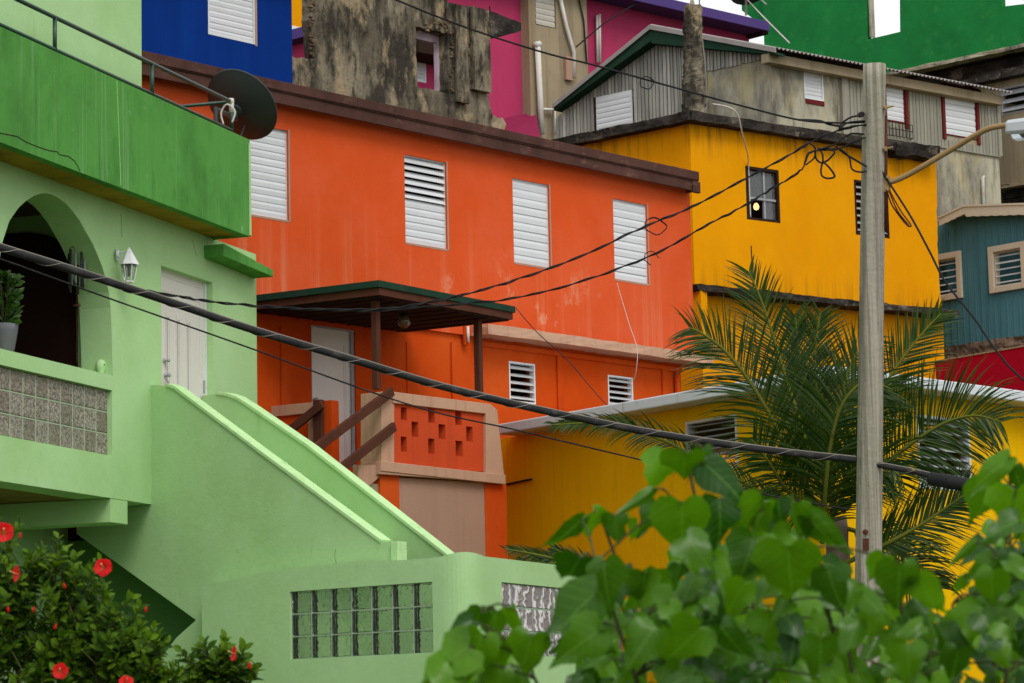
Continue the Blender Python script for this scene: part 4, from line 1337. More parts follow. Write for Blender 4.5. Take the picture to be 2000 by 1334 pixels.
# ================================================================== RUINED WALL
RU = Plane(800, 150, 50, 42)
ru = thing('ruined_wall', 'roofless stained concrete ruin with a broken window opening', 'ruin', base_of(RU, 0, -1))
def jag(pts, w, amp=.03, step=.12, seed=1, off=0):
    uzp = w.poly(pts, off)
    out = []
    rg = random.Random(seed)
    n = len(uzp)
    for i in range(n):
        a, b = uzp[i], uzp[(i + 1) % n]
        L = sqrt((a[0] - b[0]) ** 2 + (a[1] - b[1]) ** 2)
        k = max(1, int(L / step))
        for j in range(k):
            t = j / k
            out.append((a[0] * (1 - t) + b[0] * t + rg.uniform(-amp, amp), a[1] * (1 - t) + b[1] * t + rg.uniform(-amp, amp)))
    return out
ol_ = jag([(568, 111), (590, 113), (613, 115), (607, 60), (607, -60), (872, -60), (874, 4), (910, 11), (949, 21), (953, 73), (949, 126), (955, 182), (966, 268), (966, 420), (560, 420), (560, 200)], RU, .022, .11, 2)
hl_ = jag([(812, 52), (845, 58), (874, 66), (876, 182), (845, 176), (815, 170), (813, 110)], RU, .016, .09, 3)
mb = MB(); mb.slab(RU, ol_, .22, 0, [hl_])
wall = mb.build('wall', M['concrete'], ru)
# thick broken pier right of the window, plaster flaking off it
mb = MB()
rg = random.Random(12)
pz0, pz1 = RU.uz(915, 185)[1], RU.uz(915, 12)[1]
pu0, pu1 = RU.uz(884, 100)[0], RU.uz(948, 100)[0]
mb.rough(RU, pu0 + .02, pu0 + (pu1 - pu0) * .35, pz0 - .2, pz1 - .06, .004, .10, amp=.022, step=.05, seed=21)
mb.rough(RU, pu0 + (pu1 - pu0) * .5, pu1 - .02, pz0 + .1, pz1 - .03, .004, .13, amp=.026, step=.05, seed=22)
mb.build('pier', M['concrete'], ru)
mb = MB()
for (x0, x1, y0, y1, n_) in ((878, 888, 60, 180, 30), (925, 950, 24, 150, 70), (902, 916, 70, 180, 30), (604, 612, 0, 110, 36), (830, 880, 42, 60, 26)):
    for _ in range(n_):
        u, z = RU.uz(rg.uniform(x0, x1), rg.uniform(y0, y1))
        a, b = rg.uniform(.015, .036), rg.uniform(.01, .024)
        mb.box(RU, u - a, u + a, z - b, z + b, -.02, .01 + rg.uniform(0, .03))
mb.build('exposed_brick', M['rubble'], ru)
mb = MB()
hu = RU.rect((813, 52), (874, 66), (876, 182), (815, 171))
mb.rough(RU, hu[1] - .06, hu[1] + .02, hu[2] - .02, hu[3] + .04, -.30, -.225, amp=.010, step=.05, seed=31)
mb.rough(RU, hu[0] - .05, hu[1] - .06, hu[3] - .14, hu[3] + .04, -.28, -.225, amp=.03, step=.06, seed=32)
mb.build('window_plaster', M['lilac'], ru)
mb = MB()
o1 = jag([(946, 20), (968, 14), (1036, 40), (1036, 56), (952, 76)], RU, .012, .15, 5, 0)
mb.slab(RU, o1, 1.0, -.23)
mb.build('broken_slab', M['concrete_dark'], ru)
mb = MB(); mb.rough(RU, RU.uz(965, 262)[0], RU.uz(988, 262)[0], RU.uz(975, 262)[1], RU.uz(975, 230)[1], -.3, -.02, amp=.05, step=.06, seed=41); mb.build('rubble', M['concrete_beige'], ru)
mb = MB(); mb.tube(pts_on(RU, [(869, 40), (871, 18)], .05), .012, 5); mb.tube(pts_on(RU, [(957, 30), (956, 12)], .05), .014, 5); mb.build('rebar', M['dark_wood'], ru)
# side and back of the ruin, seen from elsewhere
mb = MB(); ur_ = RU.uz(964, 200)[0]
mb.rough(RU, ur_ - .25, ur_ - .03, RU.uz(960, 420)[1], RU.uz(960, 200)[1], -3.0, -.23, amp=.02, step=.1, seed=51)
mb.build('side_wall', M['concrete'], ru)

# ================================================================== BLUE HOUSE
BL = Plane(420, 80, 45.5, 42)
bh = thing('blue_house', 'deep blue house above the orange roof with one white louvred window', 'house', base_of(BL, -1, -1))
bw_ = BL.rect((405, -32), (497, -12), (498, 87), (407, 67))
ub1 = BL.uz(570.5, 80)[0]; ub0 = BL.uz(200, 40)[0]
zbb, zbt_ = BL.uz(500, 260)[1], BL.uz(450, -70)[1]
mb = MB(); mb.slab(BL, [(ub0, zbb), (ub1, zbb), (ub1, zbt_), (ub0, zbt_)], .2, 0, [hole(bw_)])
mb.box(BL, ub1 - .2, ub1 - .003, zbb, zbt_ - .01, -.2, -4.2); mb.box(BL, ub0, ub1 - .21, zbb, zbt_ - .01, -4, -4.2); mb.box(BL, ub0, ub0 + .2, zbb, zbt_ - .02, -4, -.2)
mb.build('wall', M['blue'], bh)
mb = MB(); mb.box(BL, ub0 - .2, ub1 + .2, zbt_, zbt_ + .15, -4.4, .3); mb.build('roof', M['metal_sheet'], bh)
louvers(BL, bw_, 8, bh, M['slat'], M['slat'], off=-.03)
mb = MB(); mb.box(BL, bw_[1] + .002, bw_[1] + .05, bw_[2] - .02, bw_[3], -.05, .006); mb.build('window_reveal', M['taupe'], bh)

# sliver between the blue house and the ruin: a small pink house with purple roof, an ochre wall behind
SP = Plane(588, 90, 60, -48)
sph = thing('small_pink_house', 'sliver of a magenta house with purple roof edge between blue house and ruin', 'house', base_of(SP, 0, -1))
z_ = SP.uz(588, 84)[1]; za = SP.uz(588, 64)[1]
mb = MB(); mb.box(SP, -.45, 2.2, z_ - 7, z_ + .0, -1.0, 0); mb.build('wall', M['pink'], sph)
mb = MB(); mb.box(SP, -.6, 2.5, z_ + .004, za, -1.2, .35); mb.build('roof', M['purple'], sph)
OW = Plane(580, 30, 66, 45)
owh = thing('ochre_house', 'sliver of an ochre painted house between blue house and ruin', 'house', base_of(OW, 0, -1))
a, b = OW.uz(450, 30)[0], OW.uz(590, 30)[0]; c = OW.uz(640, 30)[0]
zt_, zb_ = OW.uz(580, -60)[1], OW.uz(580, 160)[1]
mb = MB(); mb.box(OW, a, b, OW.uz(580, 52)[1], zt_, -2, 0); mb.build('wall', M['yellow'], owh)
mb = MB(); mb.box(OW, b + .004, c, zb_, zt_, -2, .05); mb.build('side_wall', M['concrete_pale'], owh)
mb = MB(); mb.box(OW, a, b + .003, zb_, OW.uz(580, 52)[1] - .004, -2, .02); mb.build('lower_wall', M['white'], owh)

# ================================================================== EMERALD HOUSE
BG = Plane(2000, 85, 74, -47)
eg = thing('emerald_house', 'unfinished emerald green house on the hilltop with empty window holes showing sky', 'house', base_of(BG, 1, -1))
zgb = sum(BG.uz(*p)[1] for p in ((2000, 84), (1900, 106), (1830, 122))) / 3
zgt = BG.uz(1700, -90)[1]
mb = MB()
h1 = BG.poly([(1694, -55), (1758, -55), (1758, 62), (1729, 69), (1694, 77)])
h2_ = BG.poly([(1955, -60), (2040, -60), (2040, 3), (1956, 13)])
zh1 = BG.uz(1726, 70)[1]
h1 = [(h1[0][0], zgt - .25), (h1[1][0], zgt - .25), h1[2], h1[3], h1[4]]
ugl = BG.uz(1493, 100)[0]; ugr = BG.uz(2090, 60)[0]
zg_l = BG.uz(1493, 26)[1]
mb.slab(BG, [(ugr, zgb), (ugl, zgb), (ugl, zgt), (ugr, zgt)], .2, 0, [h1, [(h2_[0][0], zgt - .25), (h2_[1][0], zgt - .25), h2_[2], h2_[3]]])
mb.build('wall', M['bright_green'], eg)
mb = MB(); mb.slab(BG, jag([(1436, -10), (1496, -10), (1496, 75), (1480, 40), (1440, 18)], BG, .06, .3, 3), .3, -.25)
mb.build('overgrown_wall', M['bright_green'], eg)
mb = MB()
mb.rough(BG, ugr, ugl - .02, zgb - .10, zgb - .003, -.4, .02, amp=.025, step=.15, seed=61); mb.build('slab_edge', M['concrete_pale'], eg)
mb = MB(); mb.slab(BG, [(ugr, zgb - 7), (ugl, zgb - 7), (ugl, zgb - .11), (ugr, zgb - .11)], .2, -.7)
mb.box(BG, ugr, ugl - .05, zgb - .09, zgb - .004, -4, -.41)
mb.box(BG, BG.uz(2000, 120)[0] - .2, BG.uz(1880, 130)[0], zgb - .8, zgb - .5, -.7, -.3)
mb.build('lower_wall', M['concrete_dark'], eg)
mb = MB()
a = BG.uz(1957, 120, .3)[0]; 
hu0, hu1 = h1[0][0], h1[1][0]
mb.box(BG, max(hu0, hu1) - .05, max(hu0, hu1) - .003, h1[4][1] + .05, zgt - .26, -.19, .008); mb.build('window_reveal', M['concrete_pale'], eg)
# a dish aerial at its left corner
pd = at(1458, -14, 71)
ds = thing('satellite_dish', 'small dark dish at the top edge of the photo beside the emerald house', 'satellite dish', pd)
mb = MB(); mb.lathe([(0, 0), (.2, .03), (.35, .10), (.44, .18), (.45, .18), (.36, .08), (.2, .01), (0, -.02)], pd + V((0, 0, .1)), V((.1, -.35, -.9)), 20); mb.build('reflector', M['dish'], ds, smooth=True)
mb = MB(); mb.tube([pd + V((0, .1, .2)), pd + V((0, .4, -.5))], .03, 8); mb.tube([pd + V((.05, .0, .1)), pd + V((.5, -.1, -.35))], .02, 6); mb.build('mast', M['steel'], ds)

# ================================================================== CONCRETE HOUSE AT THE RIGHT EDGE
RB = Plane(1960, 250, 66, -47)
cb_ = thing('concrete_house', 'bare beige concrete house with wide grey louvres at the right edge', 'house', base_of(RB, 1, -1))
a, b = RB.uz(1948, 250)[0] + 1.2, RB.uz(2090, 250)[0]
zt1 = RB.uz(1960, 158)[1]; zb1 = RB.uz(1960, 362)[1]
lr = (RB.uz(2080, 190)[0], RB.uz(1955, 190)[0], RB.uz(1956, 226)[1], RB.uz(1956, 172)[1])
mb = MB(); mb.slab(RB, [(b, zb1), (a, zb1), (a, zt1), (b, zt1)], .2, 0, [hole(lr)]); mb.box(RB, b, a, zb1, zt1 - .01, -4, -4.2); mb.box(RB, a - .2, a - .002, zb1, zt1 - .01, -4, -.2)
mb.build('wall', M['concrete_beige'], cb_)
mb = MB(); mb.box(RB, b - .2, a + .2, zt1 + .002, zt1 + .14, -4.4, .3); mb.build('roof', M['concrete_dark'], cb_)
louvers(RB, lr, 3, cb_, M['slat_grey'], M['slat_grey'], open_='all', opened=48, off=-.02, fw=.04)
mb = MB(); mb.rough(RB, b, a, zb1 - .10, zb1 - .003, -.3, .12, amp=.02, step=.12, seed=71); mb.build('ledge', M['concrete_beige'], cb_)
mb = MB()
rg = random.Random(2)
zz = zb1 - .12
for rrow in range(14):
    u = b + (rrow % 2) * .2
    while u < a:
        mb.box(RB, u + .008, u + .39, zz - .19, zz - .01, -.35, -.12 + rg.uniform(-.012, .012)); u += .4
    zz -= .2
mb.box(RB, b, a, zz - 1, zb1 - .11, -.5, -.36)
mb.build('block_base', M['concrete_dark'], cb_)

# ================================================================== TEAL HOUSE
TE = Plane(1838, 550, 59.5, -42)
th_ = thing('teal_house', 'teal board house with cream window frames and scalloped cream roof edge', 'house', base_of(TE, -1, -1))
ut0, ut1 = TE.uz(2080, 500)[0], TE.uz(1822, 500)[0]
zt0 = sum(TE.uz(*p)[1] for p in ((1840, 684), (1920, 668), (2000, 652))) / 3
ztt = TE.uz(1900, 404)[1]
t1 = TE.rect((1843, 508), (1869, 503), (1873, 571), (1847, 577))
t1 = (t1[1] + .62, t1[1], t1[2], t1[3])
t2 = TE.rect((1942, 494), (1996, 484), (1998, 552), (1945, 561))
mb = MB()
lo_, hi_ = (lambda r: (min(r[0], r[1]), max(r[0], r[1])))(t1)
mb.slab(TE, [(ut0, zt0), (ut1, zt0), (ut1, TE.uz(1834, 432)[1]), (TE.uz(1884, 414)[0], ztt - .12), (ut0, TE.uz(2000, 412)[1] - .25)], .2, 0, [hole(t1), hole(t2)])
# raised cover strips of the boarding
mb.box(TE, ut1 - .2, ut1 - .003, zt0, ztt - .45, -4, -.2); mb.box(TE, ut0, ut1 - .21, zt0, ztt - .3, -4, -4.2)
mb.build('wall', M['teal'], th_)
mb = MB()
rg = random.Random(8)
u = ut0 + .05
ts = [(min(r[0], r[1]) - .17, max(r[0], r[1]) + .17, r[2] - .17, r[3] + .17) for r in (t1, t2)]
while u < ut1 - .02:
    segs = [(zt0 + .02, ztt - .42 if u > TE.uz(1884, 414)[0] else min(ztt - .2, TE.uz(2000, 416)[1] - .22))]
    for r in ts:
        if r[0] < u < r[1]: segs = [(zt0 + .02, r[2]), (r[3], segs[0][1])]
    for a, b in segs: mb.box(TE, u - .012, u + .012, a, b, .003, .014)
    u += .165
mb.build('cover_strip', M['teal'], th_)
for r in (t1, t2):
    a, b = min(r[0], r[1]), max(r[0], r[1])
    o = louvers(TE, r, 5, th_, M['slat'], M['cream'], open_='all', opened=66, off=-.05, fw=.02)
    mb = MB()
    f_ = .13
    mb.box(TE, a - f_, a, r[2] - f_, r[3] + f_, .003, .07); mb.box(TE, b, b + f_, r[2] - f_, r[3] + f_, .003, .07)
    mb.box(TE, a, b, r[3], r[3] + f_, .003, .068); mb.box(TE, a, b, r[2] - f_, r[2], .003, .068)
    mb.build('surround', M['cream'], o, bevel=.012)
mb = MB()
e0 = TE.uz(1833, 427, .3); e1 = TE.uz(1882, 404, .3); e2 = TE.uz(2080, 398, .3)
_q = TE.uz(2000, 400, .3); e2 = (e2[0], e1[1] + (_q[1] - e1[1]) * (e2[0] - e1[0]) / (_q[0] - e1[0]))
top_ = [e0, e1, e2]
def scal(a, b, n, dep):
    out = []
    for i in range(n + 1):
        t = i / n
        out.append((a[0] * (1 - t) + b[0] * t, a[1] * (1 - t) + b[1] * t - dep - .014 * abs(sin(t * pi * n / 4))))
    return out
bot = scal(e0, e1, 16, .15) + scal(e1, e2, 44, .2)[1:]
mb.slab(TE, top_ + bot[::-1], .04, .3)
te_r = mb.build('roof_edge', M['cream'], th_)
mb = MB()
for a, b in ((e0, e1), (e1, e2)):
    A_ = [TE.P(a[0], a[1], .32), TE.P(b[0], b[1], .32), TE.P(b[0], b[1] + .04, .32), TE.P(a[0], a[1] + .04, .32)]
    mb.hexa(A_, [p - TE.n * 5 for p in A_])
mb.build('roof', M['cream'], th_)
mb = MB(); mb.rough(TE, ut0, TE.uz(1800, 690)[0], zt0 - .27, zt0 - .004, -.3, .10, amp=.035, step=.09, seed=81)
mb.build('stone_base', M['stone'], th_)
mb = MB(); mb.box(TE, ut0, ut1, zt0 - 3.5, zt0 - .26, -4, -.15); mb.build('foundation', M['concrete_beige'], th_)

# red wall below it
RW = Plane(1900, 700, 56.5, -40)
rw = thing('red_wall', 'crimson wall between the teal house and the white roof edge', 'wall', base_of(RW, 0, -.1))
mb = MB(); pp_ = RW.poly([(1770, 726), (1800, 713), (1850, 703), (2000, 677), (2080, 663)])
zlo_ = RW.uz(1900, 860)[1]
mb.slab(RW, pp_ + [(pp_[-1][0], zlo_), (pp_[0][0], zlo_)], .3, 0); mb.build('wall', M['red'], rw)
mb = MB()
for a, b in zip(pp_, pp_[1:]):
    mb.bar(RW.P(a[0], a[1] + .012, -.15), RW.P(b[0], b[1] + .012, -.15), .34, .03)
mb.build('coping', M['concrete_beige'], rw)

# ================================================================== LOW YELLOW HOUSE
LL = Plane(975, 830, 44.6, -35.6)
ly = None
uC = LL.uz(1624, 712)[0]
zlr = [LL.uz(p[0], p[1])[1] for p in ((980, 828), (1200, 788), (1400, 752), (1500, 735))]
zLr = sum(zlr) / 4
cc = LL.P(uC, zLr, 0)
LR = Plane(0, 0, 0, 43, p=cc)
zlr2 = [LR.uz(p[0], p[1])[1] for p in ((1780, 714), (1900, 731), (2000, 746))]
ly = thing('low_yellow_house', 'low yellow house with white flat roof edge behind the palm', 'house', V((cc.x, cc.y, terrain(cc.x, cc.y))))
dl = (LL.P(0, 0, 0) - cc); dl.z = 0; dl.normalize()
Lleft = (LL.P(0, 0) - LL.P(uC, 0)).length + .05
Lright = LR.uz(2080, 760)[0]
q = [cc, cc + LR.u * Lright, cc + LR.u * Lright + dl * Lleft, cc + dl * Lleft]
mb = MB(); mb.prism(q, zLr - .165, zLr); roof = mb.build('roof', M['white_roof'], ly, bevel=.02)
INS = -.42
zl0 = terrain(0, 36) - .8
sgn = 1 if LL.P(1, 0).x > LL.P(0, 0).x else -1
cu = LL.uz(1624, 712)[0]
# wall corner: intersection of both inset planes
def inter(A, oa, B, ob):
    # point on A inset line that also lies on B inset
    p = A.p + A.n * oa; t = ((B.p + B.n * ob - p).dot(B.n)) / A.u.dot(B.n)
    return p + A.u * t
wc = inter(LL, INS, LR, INS)
LLw = Plane(0, 0, 0, -35.6, p=wc); LRw = Plane(0, 0, 0, 43, p=wc)
n1 = LLw.rect((1341, 824), (1440, 808), (1442, 915), (1342, 928))
n2 = LRw.rect((1790, 808), (1893, 822), (1897, 965), (1794, 950))
mb = MB()
ulw = LLw.uz(968, 900)[0]
urw = LRw.uz(2078, 900)[0]
mb.slab(LLw, [(0, zl0), (ulw, zl0), (ulw, zLr - .166), (0, zLr - .166)], .2, 0, [hole(n1)])
mb.slab(LRw, [(0.002, zl0), (urw, zl0), (urw, zLr - .169), (0.002, zLr - .169)], .2, 0, [hole(n2)])
mb.box(LLw, ulw, ulw + (.2 if ulw < 0 else -.2), zl0, zLr - .21, -.2, -4.4); mb.box(LRw, urw - .2, urw - .003, zl0, zLr - .21, -.2, -6)
mb.build('wall', M['yellow_low'], ly)
louvers(LLw, n1, 8, ly, M['slat_grey'], M['slat'], open_='all', opened=68, off=-.05, fw=.04, frame_out=.01)
louvers(LRw, n2, 8, ly, M['slat_grey'], M['slat'], open_=(0, 1, 2, 3, 4, 5, 6), opened=64, off=-.05, fw=.04, frame_out=.01)
mb = MB(); mb.tube([LLw.hit(990, 946, .02), LLw.hit(1038, 936, .05)], .018, 6); mb.build('bracket', M['dark_wood'], ly)

# ================================================================== SMALL THINGS ON THE GREEN HOUSE
def lantern(p, n, label, group=None, mat='white'):
    """wall lantern: p is the lamp axis top, n the wall normal"""
    t = thing('wall_lantern', label, 'lantern', p, group)
    k = .0069
    mb = MB(); up = V((0, 0, 1))
    wp = p - n * .17 - V((n.y, -n.x, 0)) * 0
    side = V((-n.y, n.x, 0))
    if side.x > 0: side = -side
    b = wp + V((0, 0, -.03)) + side * .0
    mb.lathe([(0, .0), (.05, .0), (.055, .015), (.03, .03), (0, .03)], b - n * .0, n, 12)
    mb.bar(b + V((0, 0, -.09)), b + V((0, 0, .06)), .05, .025, n)
    mb.tube(spline([b, b + n * .06 + V((0, 0, .02)), b + n * .12 + V((0, 0, .02)), p + V((0, 0, .0))], 5), .013, 7)
    mb.tube(spline([b + V((0, 0, -.08)), b + n * .08 + V((0, 0, -.05)), p + V((0, 0, -.02))], 5), .008, 6)
    mb.build('bracket', M[mat], t, smooth=True)
    mb = MB(); mb.lathe([(0, .05), (.012, .045), (.02, .02), (.035, 0), (.125, -.17), (.13, -.185), (.11, -.185), (0, -.1)], p, up, 6)
    mb.build('cap', M[mat], t)
    mb = MB(); mb.lathe([(.10, -.185), (.06, -.40), (0, -.40)], p, up, 6); g = mb.build('glass', M['lantern_glass'], t)
    mb = MB()
    for j in range(6):
        a = 2 * pi * j / 6
        x = V((0, 0, 1)).cross(V((0, 1, 0)))
        d = V((-cos(a), 0, 0)) + V((0, sin(a), 0))
        x_ = up.cross(V((0, 1, 0))).normalized(); y_ = up.cross(x_)
        d = x_ * cos(a) + y_ * sin(a)
        mb.tube([p + d * .104 + up * -.185, p + d * .064 + up * -.40], .007, 5)
    mb.lathe([(0, -.395), (.064, -.395), (.064, -.415), (.02, -.43), (0, -.45)], p, up, 6)
    mb.lathe([(.03, -.19), (.02, -.26), (.018, -.33), (0, -.34)], p, up, 8)
    mb.build('cage', M[mat], g)
    return t
lantern(G.hit(252, 490, .20), G.n, 'white lantern on the mint wall beside the white door', 'wall lanterns of the green house')
G2 = Plane(215, 1120, 38.3, 19.3, p=G.P(0, 0, -1.75))
lantern(G2.hit(216, 1122, .20), G.n, 'dim lantern in the dark space under the green staircase', 'wall lanterns of the green house')

# plant pot on the arch sill
up = V((0, 0, 1))
zs_ = arch[0][1]
pp = G.hit(8, 682, -.2); pp.z = zs_
pt = thing('potted_plant', 'bushy plant in a grey tapered pot on the arch sill', 'potted plant', pp)
mb = MB(); mb.lathe([(0, 0), (.10, 0), (.125, .05), (.165, .28), (.17, .36), (.155, .36), (.15, .30), (0, .30)], pp, up, 24); mb.build('pot', M['pot'], pt, smooth=True)


def leaf_strip(mb, base, tip, w, nrm, seg=4, droop=0.0, fold=.18, shape=None):
    """a simple pointed leaf, two quads wide"""
    d = tip - base; L = d.length; d = d / L
    x = d.cross(nrm)
    if x.length < 1e-4: x = d.cross(V((1, 0, .2)))
    x.normalize(); nn = x.cross(d)
    sh = shape or (0.0, .62, 1.0, .75, 0.0)
    n = len(sh)
    vs = []
    for i, s_ in enumerate(sh):
        t = i / (n - 1)
        c = base + d * (L * t) - nn * (droop * L * t * t)
        ww = w * s_ / 2
        vs += [c - x * ww + nn * (fold * ww), c, c + x * ww + nn * (fold * ww)]
    fs = []
    for i in range(n - 1):
        a = i * 3
        fs += [(a, a + 1, a + 4, a + 3), (a + 1, a + 2, a + 5, a + 4)]
    mb.add(vs, fs)
rg = random.Random(4)
mb = MB()
for _ in range(260):
    a = rg.uniform(0, 2 * pi); r_ = rg.uniform(.02, .30) ; h = rg.uniform(.36, .98)
    r_ *= (1.15 - abs(h - .62))
    b = pp + V((cos(a) * r_ * .6, sin(a) * r_ * .6, h))
    t = b + V((cos(a), sin(a), rg.uniform(-.2, .9))).normalized() * rg.uniform(.07, .13)
    leaf_strip(mb, b, t, .05, V((rg.uniform(-1, 1), -1, rg.uniform(-.2, 1))).normalized())
mb.build('foliage', M['pot_leaf'], pt)
mb = MB()
for _ in range(9):
    a = rg.uniform(0, 2 * pi); mb.tube([pp + V((0, 0, .3)), pp + V((cos(a) * .1, sin(a) * .1, .6)), pp + V((cos(a) * .16, sin(a) * .16, .85))], .006, 5)
mb.build('stem', M['stem'], pt)
# wind chime
pc_ = G.hit(150, 474, -.30)
wcm = thing('wind_chime', 'dark wind chime hanging in the arch of the porch', 'wind chime', pc_)
mb = MB(); mb.lathe([(0, .02), (.11, .0), (.13, -.06), (.12, -.08), (0, -.07)], pc_, up, 14); mb.tube([pc_, pc_ + V((0, 0, .75))], .005, 5); mb.build('cap', M['dark_wood'], wcm)
for k in range(8):
    a = 2 * pi * k / 8
    b = pc_ + V((cos(a) * .10, sin(a) * .10, -.08))
    mb = MB(); mb.tube([b, b - V((0, 0, .46 + .06 * (k % 3)))], .015, 8); mb.build('tube', M['dish'] if k % 3 else M['slat_grey'], wcm, smooth=True)
mb = MB(); mb.tube([pc_ - V((0, 0, .08)), pc_ - V((0, 0, 1.55))], .005, 5); mb.lathe([(0, 0), (.05, -.01), (.05, -.03), (0, -.04)], pc_ - V((0, 0, .8)), up, 10); mb.build('clapper', M['brown_wood'], wcm)
# carved ornament at the arch jamb
po = G.hit(197, 716, -.16)
orn = thing('ornament', 'small green face shaped ornament at the foot of the arch', 'ornament', V((po.x, po.y, zs_)))
mb = MB(); po.z = zs_
mb.lathe([(0, 0), (.05, 0), (.045, .05), (.07, .10), (.072, .15), (.05, .20), (.02, .215), (0, .22)], po, up, 12)
mb.build('body', M['mint_cap'], orn, smooth=True)
mb = MB()
for s_ in (-.03, .03): mb.lathe([(0, -.01), (.014, 0), (0, .012)], po + G.n * .066 + G.u * s_ + V((0, 0, .145)), G.n, 8)
mb.build('eye', M['grass_green'], orn)

# satellite dish on the balcony corner
cd = at(467, 210, 40.2)
sd = thing('satellite_dish', 'large dark grey satellite dish seen from behind on the green balcony corner', 'satellite dish', V((cd.x, cd.y, zt)))
fwd = ray(468, 207).normalized()
rgt = V((1, 0, 0)); upw = rgt.cross(fwd).normalized()
ax = (fwd * .75 + (rgt * .74 + upw * .67).normalized() * .66).normalized()
mb = MB()
Rd = .57; prof = []
for i in range(11):
    r_ = Rd * i / 10; prof.append((r_, .16 * (r_ / Rd) ** 2))
prof += [(Rd + .012, .165), (Rd + .012, .18), (Rd - .01, .18)] + [(Rd * i / 10, .012 + .16 * (i / 10) ** 2) for i in range(9, -1, -1)]
mb.lathe(prof, cd - ax * .08, ax, 40)
mb.build('reflector', M['dish'], sd, smooth=True)
mb = MB()
foot = G.P(ue - .1, zt, OB - .25)
hubp = cd - ax * .12
mb.tube([foot - V((0, 0, .3)), foot + V((0, 0, .35)), V((hubp.x, hubp.y, hubp.z - .1))], .035, 10)
mb.build('mast', M['dish'], sd, smooth=True)
mb = MB()
mb.lathe([(.10, 0), (.10, -.04), (.05, -.06), (0, -.06)], hubp + ax * .04, ax, 14)
mb.bar(hubp - V((0, 0, .14)), hubp + V((0, 0, .06)), .07, .09); mb.build('bracket', M['dish'], sd)
mb = MB()
lp = G.P(ue - .18, zt + .1, OB - .1)
mb.tube(spline([lp, lp + V((-.03, 0, .16)), lp + V((.05, 0, .28)), lp + V((.16, 0, .18)), lp + V((.12, 0, .02))], 6), .014, 7)
mb.build('cable', M['cable_white'], sd, smooth=True)
tip = cd + ax * .55
mb = MB(); mb.tube([cd - ax * .02 - V((0, 0, .5)), tip], .015, 6); mb.lathe([(0, -.05), (.035, -.05), (.04, .05), (0, .06)], tip, -ax, 10); mb.build('feed_arm', M['dish'], sd)

# porch globe and tube light of the orange house
pg = at(789, 628, 42.0)
gl_ = thing('globe_lamp', 'brown glass globe lamp hanging under the porch roof', 'lamp', pg)
mb = MB(); mb.lathe([(.0, -.11)] + [(.1 * sin(pi * k / 12) + .0, -.1 * cos(pi * k / 12)) for k in range(1, 11)] + [(.04, .1)], pg, up, 18); mb.build('globe', M['dim_glass'] if 'dim_glass' in M else M['pot'], gl_, smooth=True)
mb = MB(); mb.lathe([(.045, .08), (.05, .14), (.02, .16), (.012, .35), (0, .35)], pg, up, 12); mb.build('fitting', M['dark_wood'], gl_)
pf = O.hit(914, 653, .06)
tl = thing('tube_lamp', 'short white tube lamp on the orange wall beside the porch post', 'lamp', pf)
mb = MB(); mb.tube([pf + V((0, 0, -.13)), pf + V((0, 0, .13))], .025, 10); mb.build('tube', M['pvc'], tl, smooth=True)
mb = MB(); mb.bar(pf - O.n * .05 + V((0, 0, -.17)), pf - O.n * .05 + V((0, 0, .17)), .10, .05, O.n); mb.build('base', M['orange_deep'], tl, bevel=.006)

# ================================================================== UTILITY POLE
YP = 33.0
pb0, pt0 = at(1693, 1420, YP), at(1708, 127, YP)
gpole = at(1693, 1334, YP); 
dirp = (pt0 - pb0).normalized()
base = pb0 - dirp * ((pb0.z - terrain(0, 33)) / dirp.z + .3)
up_ = thing('utility_pole', 'weathered grey wooden utility pole in front of the palm', 'pole', base + dirp * .3)
mb = MB()
Lp = (pt0 - base).length
n, k = 20, 60
vs, fs = [], []
r0, r1_ = .170, .136
for i in range(k + 1):
    t = i / k; c = base + dirp * (Lp * t)
    for j in range(n):
        a = 2 * pi * j / n
        flat = 1.0
        q = noise.noise(V((cos(a) * 2, sin(a) * 2, t * 3))) * .006 + noise.noise(V((cos(a) * 9, sin(a) * 9, t * 5))) * .005
        cr = -.014 if j in (3, 11, 15) else 0
        vs.append(c + V((cos(a), sin(a), 0)) * (r0 + (r1_ - r0) * t + q + cr))
for i in range(k):
    for j in range(n): fs.append((i * n + j, i * n + (j + 1) % n, (i + 1) * n + (j + 1) % n, (i + 1) * n + j))
fs.append(tuple(k * n + j for j in range(n)))
mb.add(vs, fs); pole = mb.build('shaft', M['pole'], up_, smooth=True)
def on_pole(py, dx=0, dy=0):
    f_ = (py - 127) / (1420 - 127.)
    c = pt0 + (pb0 - pt0) * f_
    return c + V((dx, dy, 0))
mb = MB(); mb.tube([on_pole(232, .135, -.05), on_pole(460, .15, -.05)], .022, 8); mb.build('conduit', M['brown_wood'], up_, smooth=True)
mb = MB()
for py in (218, 300):
    mb = MB(); mb.tube([on_pole(py, .10, -.1), on_pole(py - 3, .22, -.12)], .012, 6); mb.lathe([(.03, 0), (.03, .02), (0, .02)], on_pole(py, .12, -.11), V((.7, -.7, 0)), 8)
    mb.build('bolt', M['tan_metal'], up_)
mb = MB(); mb.lathe([(0, 0), (.03, .004), (.035, .02), (0, .03)], on_pole(1050, -.06, -.165), V((-.3, -1, 0)), 9); mb.bar(on_pole(1062, -.06, -.165), on_pole(1085, -.055, -.165), .07, .012, V((0, 1, 0))); mb.build('knot', M['brown_wood'], up_)

